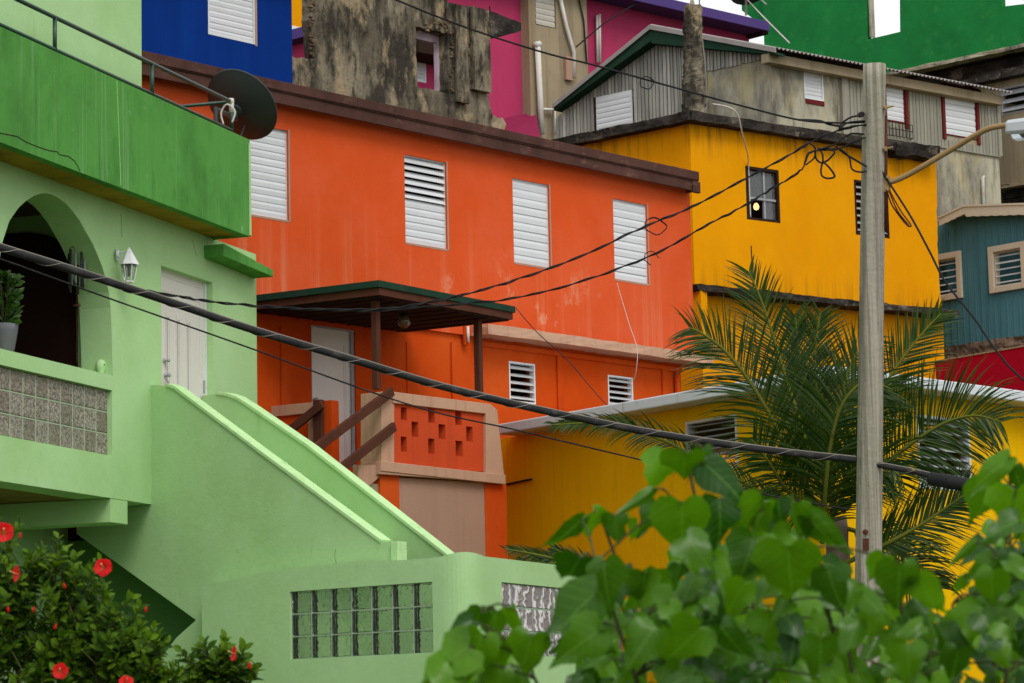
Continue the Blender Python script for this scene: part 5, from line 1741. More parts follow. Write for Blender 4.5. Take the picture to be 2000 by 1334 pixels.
# street lamp arm
sl_ = thing('street_lamp', 'street lamp on a tan bent arm bolted to the wooden pole', 'street lamp', on_pole(366, .13, -.04))
arm = [on_pole(368, .12, -.04), at(1770, 343, 32.9), at(1850, 297, 32.7), at(1905, 264, 32.5), at(1935, 250, 32.4), at(1972, 244, 32.3)]
mb = MB(); mb.tube(spline(arm, 6), .034, 12); mb.build('arm', M['tan_metal'], sl_, smooth=True)
mb = MB(); mb.bar(on_pole(352, .145, -.05), on_pole(384, .15, -.05), .05, .10, V((1, 0, 0)))
for py in (356, 380): mb.lathe([(.018, 0), (.018, .03), (0, .03)], on_pole(py, .15, -.1), V((.2, -1, 0)), 6)
mb.build('clamp', M['tan_metal'], sl_)
h0 = at(1968, 252, 32.3); h1_ = at(2042, 246, 32.1)
dh = (h1_ - h0).normalized(); sd_ = dh.cross(up).normalized(); uh = sd_.cross(dh)
mb = MB()
secs = []
for t, w_, a, b in ((0, .10, -.075, .075), (.03, .12, -.085, .09), (.25, .14, -.09, .10), (.42, .13, -.085, .09), (.46, .08, -.05, .05)):
    c = h0 + dh * t
    secs.append([c + sd_ * (w_ * cx) + uh * ((b if cy > 0 else a) * abs(cy)) for cx, cy in ((-1, -.6), (-.75, -1), (.75, -1), (1, -.6), (1, .5), (.7, 1), (-.7, 1), (-1, .5))])
vs = [p for s_ in secs for p in s_]
fs = [(i * 8 + j, i * 8 + (j + 1) % 8, (i + 1) * 8 + (j + 1) % 8, (i + 1) * 8 + j) for i in range(4) for j in range(8)] + [tuple(range(8)), tuple(32 + j for j in range(8))]
mb.add(vs, fs); hd = mb.build('head', M['lamp_shell'], sl_, bevel=.006)
mb = MB(); 
mb.hexa([h0 + dh * .05 + sd_ * s1 * .10 + uh * -.088 + dh * t for s1, t in ((-1, 0), (1, 0), (1, .35), (-1, .35))], [h0 + dh * .08 + sd_ * s1 * .075 + uh * -.135 + dh * t for s1, t in ((-1, 0), (1, 0), (1, .29), (-1, .29))])
mb.build('lens', M['pane'], hd)
mb = MB()
for dx in (0, .03):
    mb.tube(spline([on_pole(372, .16, -.06), at(1752 + dx * 200, 410, 32.9), at(1775 + dx * 150, 440, 32.9), at(1768, 436, 32.9), at(1742, 400, 32.95), on_pole(378, .15, -.08)], 6), .009, 6)
mb.build('loose_wire', M['brown_wood'], sl_, smooth=True)

# ================================================================== CABLES
def cable(name, label, pts, r, mat, twist=None, group='overhead cables', lash=None, sag_noise=0.0, n=8):
    P = [at(*p) for p in pts]
    path = spline(P, 10)
    if sag_noise:
        path = [p + V((0, 0, noise.noise(V((i * .45, r * 100, 3))) * sag_noise)) for i, p in enumerate(path)]
    t = thing(name, label, 'cable', P[0], group)
    if twist:
        # two strands wound round one another
        dense = spline(path, 5)
        for ph in (0, pi):
            mb = MB(); s_ = 0; o = []
            for i, p in enumerate(dense):
                if i: s_ += (p - dense[i - 1]).length
                d = (dense[min(i + 1, len(dense) - 1)] - dense[max(i - 1, 0)]).normalized()
                x = d.cross(up).normalized(); y = x.cross(d)
                a = 2 * pi * s_ / twist + ph
                o.append(p + (x * cos(a) + y * sin(a)) * r * 1.0)
            mb.tube(o, r, 6); mb.build('strand', M[mat], t, smooth=True)
    else:
        mb = MB(); mb.tube(path, r, n); body = mb.build('sheath', M[mat], t, smooth=True)
        if lash:
            dense = spline(path, 12); o = []; s_ = 0
            for i, p in enumerate(dense):
                if i: s_ += (p - dense[i - 1]).length
                d = (dense[min(i + 1, len(dense) - 1)] - dense[max(i - 1, 0)]).normalized()
                x = d.cross(up).normalized(); y = x.cross(d)
                a = 2 * pi * s_ / lash
                o.append(p + (x * cos(a) + y * sin(a)) * (r + .002))
            mb = MB(); mb.tube(o, .0045, 4); mb.build('lashing', M['lash'], body)
            # messenger wire on top
            mb = MB(); mb.tube([p + V((0, 0, r + .006)) for p in path], .009, 6); mb.build('messenger', M['lash'], body, smooth=True)
    return t
cable('trunk_cable', 'thick lashed black trunk cable crossing the whole street to the pole',
      [(-900, 150, 22.5), (-60, 462, 27.0), (0, 484, 27.3), (150, 531, 28.0), (330, 590, 28.8), (500, 647, 29.5), (700, 707, 30.3), (850, 752, 30.9), (1000, 789, 31.4), (1150, 822, 31.8), (1300, 851, 32.2), (1500, 880, 32.6), (1672, 899, 32.9)], .037, 'cable_grey', lash=.55)
cable('trunk_cable', 'thick black cable with splice leaving the right side of the pole',
      [(1712, 908, 32.9), (1780, 921, 32.6), (1830, 932, 32.4), (1900, 943, 32.1), (1980, 955, 31.8), (2080, 968, 31.4), (2700, 1040, 28.8), (3600, 1110, 25)], .030, 'cable_grey', lash=.5)
sp_ = thing('splice_case', 'black cylindrical splice case on the cable right of the pole', 'splice case', at(1850, 935, 32.3))
mb = MB(); A = at(1812, 928, 32.42); B = at(1905, 944, 32.05); d = B - A; L = d.length
mb.lathe([(.03, 0), (.075, .03), (.08, .06), (.08, L * .45), (.085, L * .46), (.085, L * .52), (.08, L * .53), (.08, L - .06), (.07, L - .03), (.03, L)], A - V((0, 0, .035)), d, 18)
mb.build('case', M['cable'], sp_, smooth=True)
mb = MB(); mb.lathe([(.012, 0), (.02, .02), (.01, .05), (0, .05)], at(1782, 919, 32.55), V((.3, -1, 0)), 8); mb.build('clip', M['tan_metal'], sp_)
cable('thin_cable', 'thin black cable running just below the thick trunk cable',
      [(-900, 196, 22.6), (-40, 492, 27.4), (60, 527, 27.9), (200, 578, 28.6), (330, 624, 29.1), (500, 684, 29.9), (700, 757, 30.8), (850, 805, 31.3), (1000, 838, 31.7), (1150, 874, 32.1), (1290, 908, 32.3), (1480, 962, 32.7), (1665, 996, 32.95)], .0095, 'cable_grey')
TW = .62
cable('twisted_cable', 'upper twisted service cable from the green house past the porch to the pole top',
      [(272, 566, 29.0), (350, 579, 29.5), (420, 590, 30), (520, 599, 30.5), (620, 604, 31), (740, 604, 31.4), (830, 592, 31.7), (900, 577, 31.9), (1000, 549, 32.1), (1130, 502, 32.4), (1265, 440, 32.6), (1350, 405, 32.7), (1450, 352, 32.8), (1540, 304, 32.9), (1585, 277, 32.9), (1640, 254, 32.95), (1692, 243, 32.9)], .0085, 'cable', twist=TW, sag_noise=.012)
cable('twisted_cable', 'lower twisted service cable sagging from the porch to the pole top',
      [(640, 606, 33.5), (740, 607, 33.2), (850, 598, 33.0), (1000, 583, 32.9), (1130, 551, 32.8), (1270, 500, 32.8), (1380, 440, 32.8), (1450, 404, 32.8), (1500, 373, 32.8), (1545, 346, 32.85), (1568, 328, 32.85), (1580, 300, 32.85), (1610, 292, 32.9), (1640, 290, 32.9), (1690, 268, 32.9)], .0078, 'cable', twist=TW, sag_noise=.015)
cable('thin_cable', 'thin black wire crossing the hillside from the top edge to the pole head',
      [(745, -12, 31.0), (900, 50, 31.4), (1060, 102, 31.8), (1160, 127, 32.0), (1260, 155, 32.2), (1350, 180, 32.4), (1450, 207, 32.6), (1560, 234, 32.8), (1640, 240, 32.9), (1692, 238, 32.95)], .012, 'cable')
cable('thin_cable', 'black wire slanting down from the pole to the right edge',
      [(1716, 325, 32.9), (1742, 365, 32.9), (1780, 425, 32.7), (1815, 490, 32.5), (1840, 540, 32.4), (1865, 575, 32.3), (1905, 625, 32.1), (1950, 690, 31.9), (2010, 752, 31.7), (2300, 1000, 30.2)], .013, 'cable')
cable('white_cable', 'white cable hanging from the grey house down to the lit window',
      [(1392, 203, 52.6), (1425, 210, 52.4), (1441, 225, 52.5), (1450, 262, 52.8), (1460, 300, 53.5), (1462, 330, 53.9), (1466, 425, 53.9)], .013, 'cable_white')
cable('thin_cable', 'thin brown wire down the front of the yellow house to the palm',
      [(1467, 480, 53.4), (1471, 560, 53.4), (1473, 640, 53.5), (1481, 690, 53.5), (1500, 735, 53.5)], .013, 'brown_wood')
cable('thin_cable', 'thin grey wire from the porch roof to the low yellow roof',
      [(1008, 602, 42.8), (1050, 650, 42.7), (1110, 705, 42.6), (1170, 775, 42.5), (1228, 832, 41.9)], .007, 'cable_grey')
cable('white_cable', 'thin white wire hanging on the orange wall below the last shutter',
      [(1205, 553, 47.3), (1213, 580, 47.3), (1228, 630, 47.2), (1244, 680, 46.9), (1243, 720, 46.9), (1238, 742, 47.2)], .0055, 'cable_white')
cable('thin_cable', 'pale guy wire in front of the emerald wall',
      [(1455, -5, 68), (1490, 32, 68), (1542, 84, 66)], .016, 'cable_white')
# rings of spare cable
def coil(label, cx, cy, Y, rx, ry, r=.010, turns=1.6, mat='cable', seed=0):
    c = at(cx, cy, Y)
    t = thing('cable_coil', label, 'cable', c, 'overhead cables')
    o = []
    rg = random.Random(seed)
    N = int(26 * turns)
    k = Y / FPX
    for i in range(N + 1):
        a = 2 * pi * i / 26
        o.append(c + V((cos(a) * rx * k * (1 + .16 * sin(2 * a + seed) + .08 * sin(5 * a + seed)), .02 * sin(a) + i * .0012, sin(a) * ry * k * (1 + .12 * cos(2 * a + seed)))))
    mb = MB(); mb.tube(o, r, 6); mb.build('loop', M[mat], t, smooth=True)
coil('loop of spare wire on the thin wire in front of the grey gable', 1263, 161, 32.2, 12, 14, .007, 1.15, seed=1)
coil('loop of spare cable on the upper twisted cable left of the yellow house', 1280, 441, 32.65, 19, 17, .007, 1.35, seed=2)
coil('half loop of spare cable on the lower twisted cable in front of the last shutter', 1273, 504, 32.78, 14, 13, .006, .75, seed=3)
tg = thing('cable_tangle', 'tangle of black service cables left of the pole head', 'cable', at(1605, 295, 32.85), 'overhead cables')
for pl, r in (([(1592, 292), (1594, 310), (1606, 318), (1606, 300), (1598, 290), (1612, 292), (1630, 296), (1618, 312), (1606, 320), (1604, 340), (1614, 348), (1630, 345), (1622, 330), (1610, 318)], .012),
              ([(1632, 285), (1650, 300), (1680, 318), (1692, 325)], .013), ([(1640, 290), (1658, 306), (1664, 330), (1680, 336), (1692, 334)], .011),
              ([(1688, 262), (1660, 262), (1630, 282), (1600, 292)], .011), ([(1688, 226), (1665, 228), (1645, 240), (1640, 252), (1655, 240), (1690, 236)], .012),
              ([(1560, 234), (1600, 236), (1620, 243), (1640, 246)], .014), ([(1582, 280), (1592, 290), (1590, 308), (1574, 322)], .010)):
    mb = MB(); mb.tube(spline([at(p[0], p[1], 32.86 + .02 * (i % 3)) for i, p in enumerate(pl)], 7), r, 6); mb.build('strand', M['cable'], tg, smooth=True)
mb = MB(); mb.lathe([(0, 0), (.03, .005), (.035, .05), (.02, .08), (0, .08)], at(1676, 226, 32.9), V((.8, 0, .3)), 10); mb.build('insulator', M['cable'], tg)

# ================================================================== COCONUT PALM
YPALM = 35.6
def frond(root, pts, L0, n=58, side=(1.0, 1.0), droop=.35, wid=.024, fwd=.75, seed=0, view=V((0, -1, .15)), tipk=.35):
    """pts: rachis control points (px, py, Y). Leaflets on both sides."""
    P = spline([at(*p) for p in pts], 14)
    rg = random.Random(seed)
    mb = MB()
    N = len(P); n = int(n * 1.5); L0 *= 1.62; droop *= 1.5
    cum = [0]
    for a, b in zip(P, P[1:]): cum.append(cum[-1] + (b - a).length)
    T = cum[-1]
    def pos(s_):
        s_ = max(0, min(T - 1e-6, s_))
        for i in range(N - 1):
            if cum[i + 1] >= s_:
                t = (s_ - cum[i]) / max(1e-9, cum[i + 1] - cum[i]); return P[i] * (1 - t) + P[i + 1] * t, (P[i + 1] - P[i]).normalized()
    for i in range(n):
        t = .10 + .90 * (i + .5) / n
        c, d = pos(T * t)
        x = d.cross(view).normalized()
        nn = x.cross(d)
        prof = (.55 + .45 * sin(min(1, t * 1.7) * pi / 2)) * (1 - (max(0, t - .55) / .45) ** 1.6 * (1 - tipk))
        for s_ in (-1, 1):
            k = side[0] if s_ < 0 else side[1]
            if k <= 0: continue
            if rg.random() < .07: continue
            ll = L0 * prof * k * rg.uniform(.72, 1.1)
            ff = fwd + .9 * max(0, t - .6) + rg.uniform(-.2, .2)
            dd = (x * s_ + d * ff + nn * rg.uniform(-.10, .35)).normalized()
            ln = []
            seg = 4
            p = c.copy(); cur = dd.copy()
            dr = droop * rg.uniform(.7, 1.5)
            for q in range(seg + 1):
                ln.append(p.copy())
                cur = (cur + V((0, 0, -1)) * dr * (q + .5) / seg * .55).normalized()
                p = p + cur * (ll / seg)
            w = wid * rg.uniform(.85, 1.15)
            wd = d.cross(dd).cross(dd).normalized() if False else (d - dd * d.dot(dd)).normalized()
            tw = rg.uniform(-.5, .5)
            wdv = (wd * cos(tw) + nn * sin(tw)).normalized()
            prf = (.6, 1.0, .9, .6, .08)
            vs = []
            for q, pt in enumerate(ln): vs += [pt - wdv * w * prf[q] / 2, pt + wdv * w * prf[q] / 2]
            mb.add(vs, [(2 * q, 2 * q + 1, 2 * q + 3, 2 * q + 2) for q in range(seg)])
    f = mb.build('frond', M['palm_leaf'], root)
    mb = MB(); mb.tube(P, [.032 * (1 - .85 * i / (N - 1)) + .004 for i in range(N)], 6); mb.build('rachis', M['rachis'], f, smooth=True)
crown = at(1632, 1010, YPALM)
pb_ = V((crown.x + .1, crown.y + .1, terrain(crown.x, crown.y)))
pm = thing('palm_tree', 'coconut palm with arching fronds behind the wooden pole', 'palm tree', pb_)
mb = MB(); k = 24
pth = [pb_ - V((0, 0, .3)) + (crown - pb_ + V((0, 0, .3))) * (i / k) for i in range(k + 1)]
mb.tube(pth, [.17 - .03 * i / k + .012 * (i % 2) for i in range(k + 1)], 12); mb.build('trunk', M['bark'], pm, smooth=True)
Yc = YPALM
FR = [
    # upright spear left of centre
    ([(1612, 990, Yc), (1570, 850, Yc), (1520, 690, Yc + .1), (1488, 590, Yc + .1), (1462, 530, Yc + .1)], .62, 62, (.9, .75), .15, .9),
    # left arch
    ([(1600, 1000, Yc - .2), (1545, 890, Yc - .4), (1480, 770, Yc - .5), (1420, 690, Yc - .5), (1372, 652, Yc - .5), (1346, 640, Yc - .5)], .66, 64, (1.0, .9), .30, .7),
    # second left arch, lower
    ([(1602, 1005, Yc - .2), (1530, 930, Yc - .5), (1450, 850, Yc - .7), (1395, 800, Yc - .8)], .60, 52, (1.0, .9), .35, .7),
    # centre uprights
    ([(1618, 980, Yc + .3), (1590, 840, Yc + .5), (1565, 720, Yc + .6), (1553, 618, Yc + .6)], .58, 56, (.85, .85), .22, .9),
    ([(1622, 980, Yc + .3), (1600, 820, Yc + .5), (1592, 700, Yc + .6), (1602, 612, Yc + .6)], .56, 56, (.85, .85), .25, .9),
    ([(1625, 985, Yc + .2), (1628, 840, Yc + .3), (1660, 720, Yc + .4), (1700, 660, Yc + .4)], .62, 54, (.9, .9), .35, .75),
    # right upright
    ([(1640, 985, Yc), (1680, 860, Yc), (1730, 750, Yc), (1790, 665, Yc), (1838, 612, Yc)], .60, 60, (.75, .85), .15, .9),
    # big right arch
    ([(1645, 1000, Yc - .2), (1705, 930, Yc - .5), (1775, 870, Yc - .7), (1845, 826, Yc - .8), (1905, 812, Yc - .9), (1955, 824, Yc - 1)], .68, 68, (1.0, .95), .28, .55),
    # front frond, rachis seen full length
    ([(1606, 1060, Yc - .3), (1612, 960, Yc - .8), (1622, 870, Yc - 1.0), (1645, 790, Yc - 1.1), (1690, 745, Yc - 1.1), (1740, 760, Yc - 1.1)], .70, 68, (1.0, 1.0), .40, .55),
    # far left drooping
    ([(1596, 1010, Yc + .1), (1500, 968, Yc + .2), (1400, 915, Yc + .3), (1290, 858, Yc + .35), (1180, 828, Yc + .4), (1080, 830, Yc + .4)], .34, 62, (.8, .9), .45, .95),
    ([(1596, 1005, Yc - .1), (1480, 950, Yc - .3), (1370, 925, Yc - .4), (1290, 940, Yc - .5)], .52, 48, (.9, .9), .45, .75),
    # lower right, rising
    ([(1650, 1100, Yc - .2), (1720, 1068, Yc - .5), (1790, 1030, Yc - .6), (1850, 990, Yc - .6), (1890, 962, Yc - .6)], .58, 54, (.95, .8), .2, .8),
    ([(1648, 1020, Yc), (1720, 1000, Yc - .2), (1800, 985, Yc - .3), (1880, 1000, Yc - .4)], .60, 54, (.9, 1.0), .45, .6),
    ([(1645, 1030, Yc), (1710, 1050, Yc - .2), (1780, 1090, Yc - .3), (1840, 1150, Yc - .3)], .55, 44, (.9, .9), .5, .6),
    ([(1600, 1030, Yc), (1530, 1010, Yc - .2), (1450, 1020, Yc - .3), (1380, 1060, Yc - .3)], .60, 46, (.9, .9), .5, .6),
    ([(1604, 1010, Yc - .1), (1540, 960, Yc - .5), (1500, 900, Yc - .8), (1470, 860, Yc - .9)], .62, 46, (1, 1), .45, .6),
    ([(1640, 990, Yc + .2), (1690, 900, Yc + .4), (1750, 840, Yc + .5), (1810, 830, Yc + .5)], .62, 50, (1, .9), .35, .6),
    ([(1620, 1040, Yc - .2), (1640, 950, Yc - .6), (1700, 900, Yc - .9), (1760, 930, Yc - 1.0)], .62, 46, (1, .9), .5, .55),
]
for i, (p, L, n, sd2, dr_, fw_) in enumerate(FR):
    if i in (2, 10, 12, 14, 16): continue
    frond(pm, p, L, n, sd2, dr_, seed=i + 10, fwd=fw_ * 1.25 + .1, wid=.022)
# a young palm behind the garden wall
yp = at(1200, 1150, 36.6)
y2 = thing('palm_tree', 'low palm sprout whose leaf tips show above the garden wall', 'palm tree', V((yp.x, yp.y, terrain(yp.x, yp.y))))
mb = MB(); mb.tube([V((yp.x, yp.y, terrain(yp.x, yp.y) - .2)), yp], [.12, .07], 10); mb.build('trunk', M['bark'], y2, smooth=True)
for i, p in enumerate(([(1190, 1140), (1110, 1100), (1050, 1084), (985, 1072)], [(1190, 1140), (1120, 1105), (1060, 1100), (1010, 1096)], [(1190, 1140), (1150, 1104), (1112, 1086), (1078, 1070)])):
    frond(y2, [(a, b, 36.6) for a, b in p], .22, 24, (.8, .8), .2, seed=40 + i, fwd=1.6, wid=.02)

# ================================================================== HEART LEAVED SHRUB (close to the camera)
HEART = [(.0, .0, 0), (.16, -.13, 1), (.34, -.12, 1), (.49, .06, 1), (.52, .27, 1), (.43, .48, 1), (.28, .68, 1), (.13, .86, 1), (.0, 1.06, 0)]
HEART2 = [(.0, .0, 0), (.13, -.12, 1), (.33, -.15, 1), (.52, -.02, 1), (.60, .24, 1), (.40, .42, 1), (.33, .66, 1), (.12, .86, 1), (.0, 1.08, 0)]
HEART3 = [(.0, .0, 0), (.12, -.08, 1), (.28, -.12, 1), (.44, .02, 1), (.47, .22, 1), (.44, .46, 1), (.26, .62, 1), (.16, .82, 1), (.0, 1.10, 0)]


def heart_leaf(mb, base, d, nrm, L, seed, width=1.0, curl=.22):
    d = d.normalized()
    x = d.cross(nrm).normalized(); nn = x.cross(d).normalized()
    rg = random.Random(seed)
    shp = rg.choice((HEART, HEART2, HEART2, HEART3)); asym = rg.uniform(.8, 1.0); bend_ = rg.uniform(-.35, .35)
    ph = rg.uniform(0, 6); fold = rg.uniform(-.85, .35); tipc = rg.uniform(.5, 2.2) * curl
    mids = [(.0, .0), (.0, .02), (.0, .06), (.0, .14), (.0, .30), (.0, .50), (.0, .70), (.0, .88), (0, 1.06)]
    rows = []
    for (ox, oy, _), (mx, my) in zip(shp, mids):
        r_ = []
        for k in (-1.0, -.5, 0, .5, 1.0):
            px_ = abs(k) * ox * width * (1 if k > 0 else -asym) + bend_ * max(0, my) ** 2 * .5; py_ = my + (oy - my) * abs(k)
            zz = -tipc * max(0, py_) ** 2 + fold * abs(k) * ox * (1 - .9 * abs(k) * ox) + (.075 * sin(7 * py_ + ph + (3 if k > 0 else 0)) + (.045 * sin(15 * py_ + 2 * ph) + .05 * sin(9 * px_ + ph))) * abs(k)
            r_.append((px_, py_, zz))
        rows.append(r_)
    k0 = len(mb.v)
    vs = []
    for r_ in rows:
        for (a, b, c) in r_:
            vs.append(base + (x * a + d * b + nn * c) * L); mb.uv.append((a, b))
    fs = []
    for i in range(len(rows) - 1):
        for j in range(4):
            a = i * 5 + j; fs.append((a, a + 1, a + 6, a + 5))
    mb.add(vs, fs)
sh0 = V((1.1, 8.4, 0)); 
sh = thing('broadleaf_shrub', 'leafy shrub with large bright green heart shaped leaves filling the lower right foreground', 'shrub', sh0)
big = MB(); big.uv = []
def bl_px(b, t, Y, wid=1.0, dy=-.02, tilt=0.0, seed=0, L=None):
    B, T = at(b[0], b[1], Y), at(t[0], t[1], Y + dy)
    d = T - B
    v = (CAM - B).normalized()
    nrm = (v + V((tilt * 1.3 + rnd.uniform(-.25, .25), 0, rnd.uniform(-.1, 1.0)))).normalized()
    heart_leaf(big, B, d, nrm, (L or d.length) * .95, seed, wid)
    return B
LV = []
def z6(x, y): return (900 + x / 2.757, 850 + y / 2.757)
def z7(x, y): return (1400 + x / 2.757, 850 + y / 2.757)
for f_, b, t, Y, w, tl in (
    (z6, (1205, 90), (1200, 250), 8.0, 1.75, 0), (z6, (1110, 100), (1065, 300), 8.1, .95, .5), (z6, (1320, 160), (1550, 350), 8.0, .75, -.6), (z6, (1300, 70), (1330, 200), 8.1, .9, -.5),
    (z6, (1035, 290), (830, 455), 7.9, .25, .2), (z6, (650, 455), (425, 680), 7.9, .30, .3),
    (z6, (715, 420), (725, 590), 8.0, 1.15, .8), (z6, (830, 430), (835, 590), 8.0, 1.1, -.3), (z6, (900, 450), (890, 580), 8.1, .9, -.6),
    (z6, (1050, 370), (960, 540), 8.0, .8, .4), (z6, (1190, 360), (1195, 670), 7.6, 1.15, 0), (z6, (1390, 340), (1420, 600), 7.8, 1.1, .3), (z6, (1640, 390), (1470, 600), 7.8, .6, -.2),
    (z6, (640, 660), (570, 810), 7.7, 1.5, .2), (z6, (770, 680), (775, 990), 7.6, .8, -.3), (z6, (880, 730), (870, 930), 7.8, .9, -.6), (z6, (990, 740), (1000, 930), 7.7, 1.1, .2),
    (z6, (730, 850), (395, 1110), 7.3, .85, .3), (z6, (745, 1050), (480, 1240), 7.2, .8, .2), (z6, (1050, 1030), (890, 1240), 7.2, .95, .3), (z6, (1290, 1040), (1080, 1250), 7.1, .9, .3),
    (z6, (110, 950), (10, 1110), 7.6, .8, .4), (z6, (190, 950), (170, 1120), 7.7, 1.2, 0), (z6, (380, 1080), (330, 1310), 7.4, 1.0, .2), (z6, (120, 1080), (0, 1340), 7.4, .9, .4), (z6, (265, 930), (345, 1110), 7.6, .45, -.4),
    (z6, (200, 1130), (160, 1340), 7.5, 1.1, .1), (z6, (1600, 540), (1560, 800), 7.5, 1.0, 0), (z6, (1480, 850), (1390, 1010), 7.4, .6, -.3),
    (z7, (250, 350), (115, 570), 7.8, .8, .4), (z7, (330, 350), (350, 560), 7.9, .8, -.2), (z7, (420, 370), (385, 600), 7.8, .9, -.6), (z7, (500, 450), (715, 690), 7.8, .5, -.6),
    (z7, (385, 600), (395, 930), 7.4, 1.1, 0), (z7, (200, 560), (120, 800), 7.5, 1.0, .3), (z7, (600, 720), (640, 930), 7.5, 1.1, -.3), (z7, (150, 800), (20, 1010), 7.3, .7, .3),
    (z7, (900, 650), (830, 800), 7.6, 1.1, .4), (z7, (985, 690), (970, 960), 7.5, 1.05, 0), (z7, (1090, 770), (1200, 990), 7.5, .85, -.4), (z7, (780, 850), (940, 1010), 7.3, .6, -.2), (z7, (1110, 1010), (950, 1110), 7.2, .6, .1),
    (z7, (1570, 130), (1330, 300), 8.2, .55, .2), (z7, (1480, 250), (1420, 500), 8.3, 1.0, .3), (z7, (1600, 170), (1640, 320), 8.2, .9, -.3), (z7, (1610, 300), (1620, 600), 8.0, 1.05, 0),
    (z7, (1390, 580), (1235, 730), 8.1, .3, .2), (z7, (1500, 550), (1405, 600), 8.3, .5, 0), (z7, (1480, 670), (1330, 810), 8.1, .6, .2), (z7, (1640, 640), (1560, 850), 8.0, 1.0, .1),
    (z7, (1330, 760), (1290, 900), 8.2, .6, .2), (z7, (1350, 900), (1250, 970), 8.0, .6, .3), (z7, (1600, 870), (1560, 1100), 7.8, 1.1, .1), (z7, (1430, 920), (1420, 1150), 7.8, 1.1, .2),
    (z6, (40, 1140), (-270, 1330), 7.4, .8, .4), (z6, (-60, 1230), (-140, 1420), 7.4, 1.0, .2), (z6, (60, 1000), (-80, 1090), 7.5, .7, .3), (z7, (770, 800), (740, 960), 7.6, .9, .4), (z7, (870, 950), (850, 1130), 7.4, 1.0, .2), (z7, (760, 1000), (700, 1180), 7.3, .8, .3), (z7, (930, 1050), (960, 1230), 7.3, .9, -.3), (z7, (20, 1030), (180, 1260), 7.1, .7, -.3), (z7, (1030, 1120), (1020, 1340), 7.1, 1.1, 0), (z7, (560, 1090), (560, 1320), 7.1, 1.1, .1), (z7, (1300, 1150), (1270, 1340), 7.4, 1.0, .1)):
    LV.append(bl_px(f_(*b), f_(*t), Y, w, seed=len(LV), tilt=tl, dy=rnd.uniform(-.06, .06)))
# fill below the silhouette
SIL = [(780, 1400), (830, 1310), (900, 1245), (960, 1225), (1030, 1275), (1060, 1270), (1110, 1175), (1160, 1120), (1200, 1110), (1260, 1120), (1300, 1060), (1340, 1010), (1400, 1010), (1450, 1050), (1500, 1040), (1560, 1030), (1610, 1060),
       (1660, 1140), (1700, 1140), (1760, 1140), (1830, 1180), (1870, 1190), (1900, 1140), (1930, 1060), (1960, 950), (2040, 930)]
def sil(x):
    for (a, ya), (b, yb) in zip(SIL, SIL[1:]):
        if a <= x <= b: return ya + (yb - ya) * (x - a) / (b - a)
    return 1400 if x < 800 else 930
rg = random.Random(77)
cnt = 0
while cnt < 560:
    x = rg.uniform(800, 2060); y = rg.uniform(930, 1400)
    if y < sil(x) + 22 + rg.uniform(0, 60): continue
    if noise.noise(V((x * .011, y * .013, 5))) > .26 and y < sil(x) + 170: continue
    # openings where the wall behind shows
    if 1050 < x < 1110 and 1255 < y < 1330 and rg.random() < .9: continue
    if 1160 < x < 1340 and 1140 < y < 1190 and rg.random() < .55: continue
    if 1840 < x < 1935 and 1080 < y < 1170 and rg.random() < .85: continue
    Y = rg.uniform(7.5, 9.8)
    B = at(x, y - 20, Y)
    d = V((rg.uniform(-.9, .9), rg.uniform(-.6, .25), rg.uniform(-1.2, -.15)))
    nrm = V((rg.uniform(-.9, .9), -1, rg.uniform(-.1, 1.7))).normalized()
    L = rg.uniform(.055, .12)
    heart_leaf(big, B, d, nrm, L, 500 + cnt, rg.uniform(.7, 1.1))
    LV.append(B); cnt += 1
big.build('foliage', M['big_leaf'], sh, smooth=True)
mb = MB()
stems = []
for i, (tx, ty, Y) in enumerate(((1338, 880, 8.1), (1172, 1005, 8.05), (1320, 985, 8.0), (1560, 990, 7.95), (1755, 1100, 7.7), (1975, 905, 8.3), (1960, 1100, 8.1), (945, 1200, 7.7), (1165, 1100, 7.8), (1450, 1060, 7.9), (1640, 1150, 7.8), (1860, 1180, 8.0), (1030, 1290, 7.6))):
    tp = at(tx, ty, Y); bs = V((sh0.x + (tx - 1400) * .0004 + rg.uniform(-.2, .2), 8.3 + rg.uniform(-.3, .3), terrain(0, 8)))
    if tx < 1100: bs = bs + V((-.35, 0, 0))
    mid_ = (tp * .62 + bs * .38) + V((rg.uniform(-.06, .06), 0, 0))
    path = spline([bs, mid_, tp], 8); stems.append(path)
    mb.tube(path, [.014 * (1 - .7 * k / (len(path) - 1)) for k in range(len(path))], 6)
SM_ = mb
mb = SM_
allp = [p for s_ in stems for p in s_[3:]]
for B in LV[:220]:
    q = min(allp, key=lambda p: (p - B).length - .12 * (B.z > p.z))
    if (q - B).length < .5: mb.tube(spline([q, (q + B) / 2 + V((0, 0, .02)), B], 4), .0032, 5, caps=False)
mb.build('stem', M['stem'], sh, smooth=True)

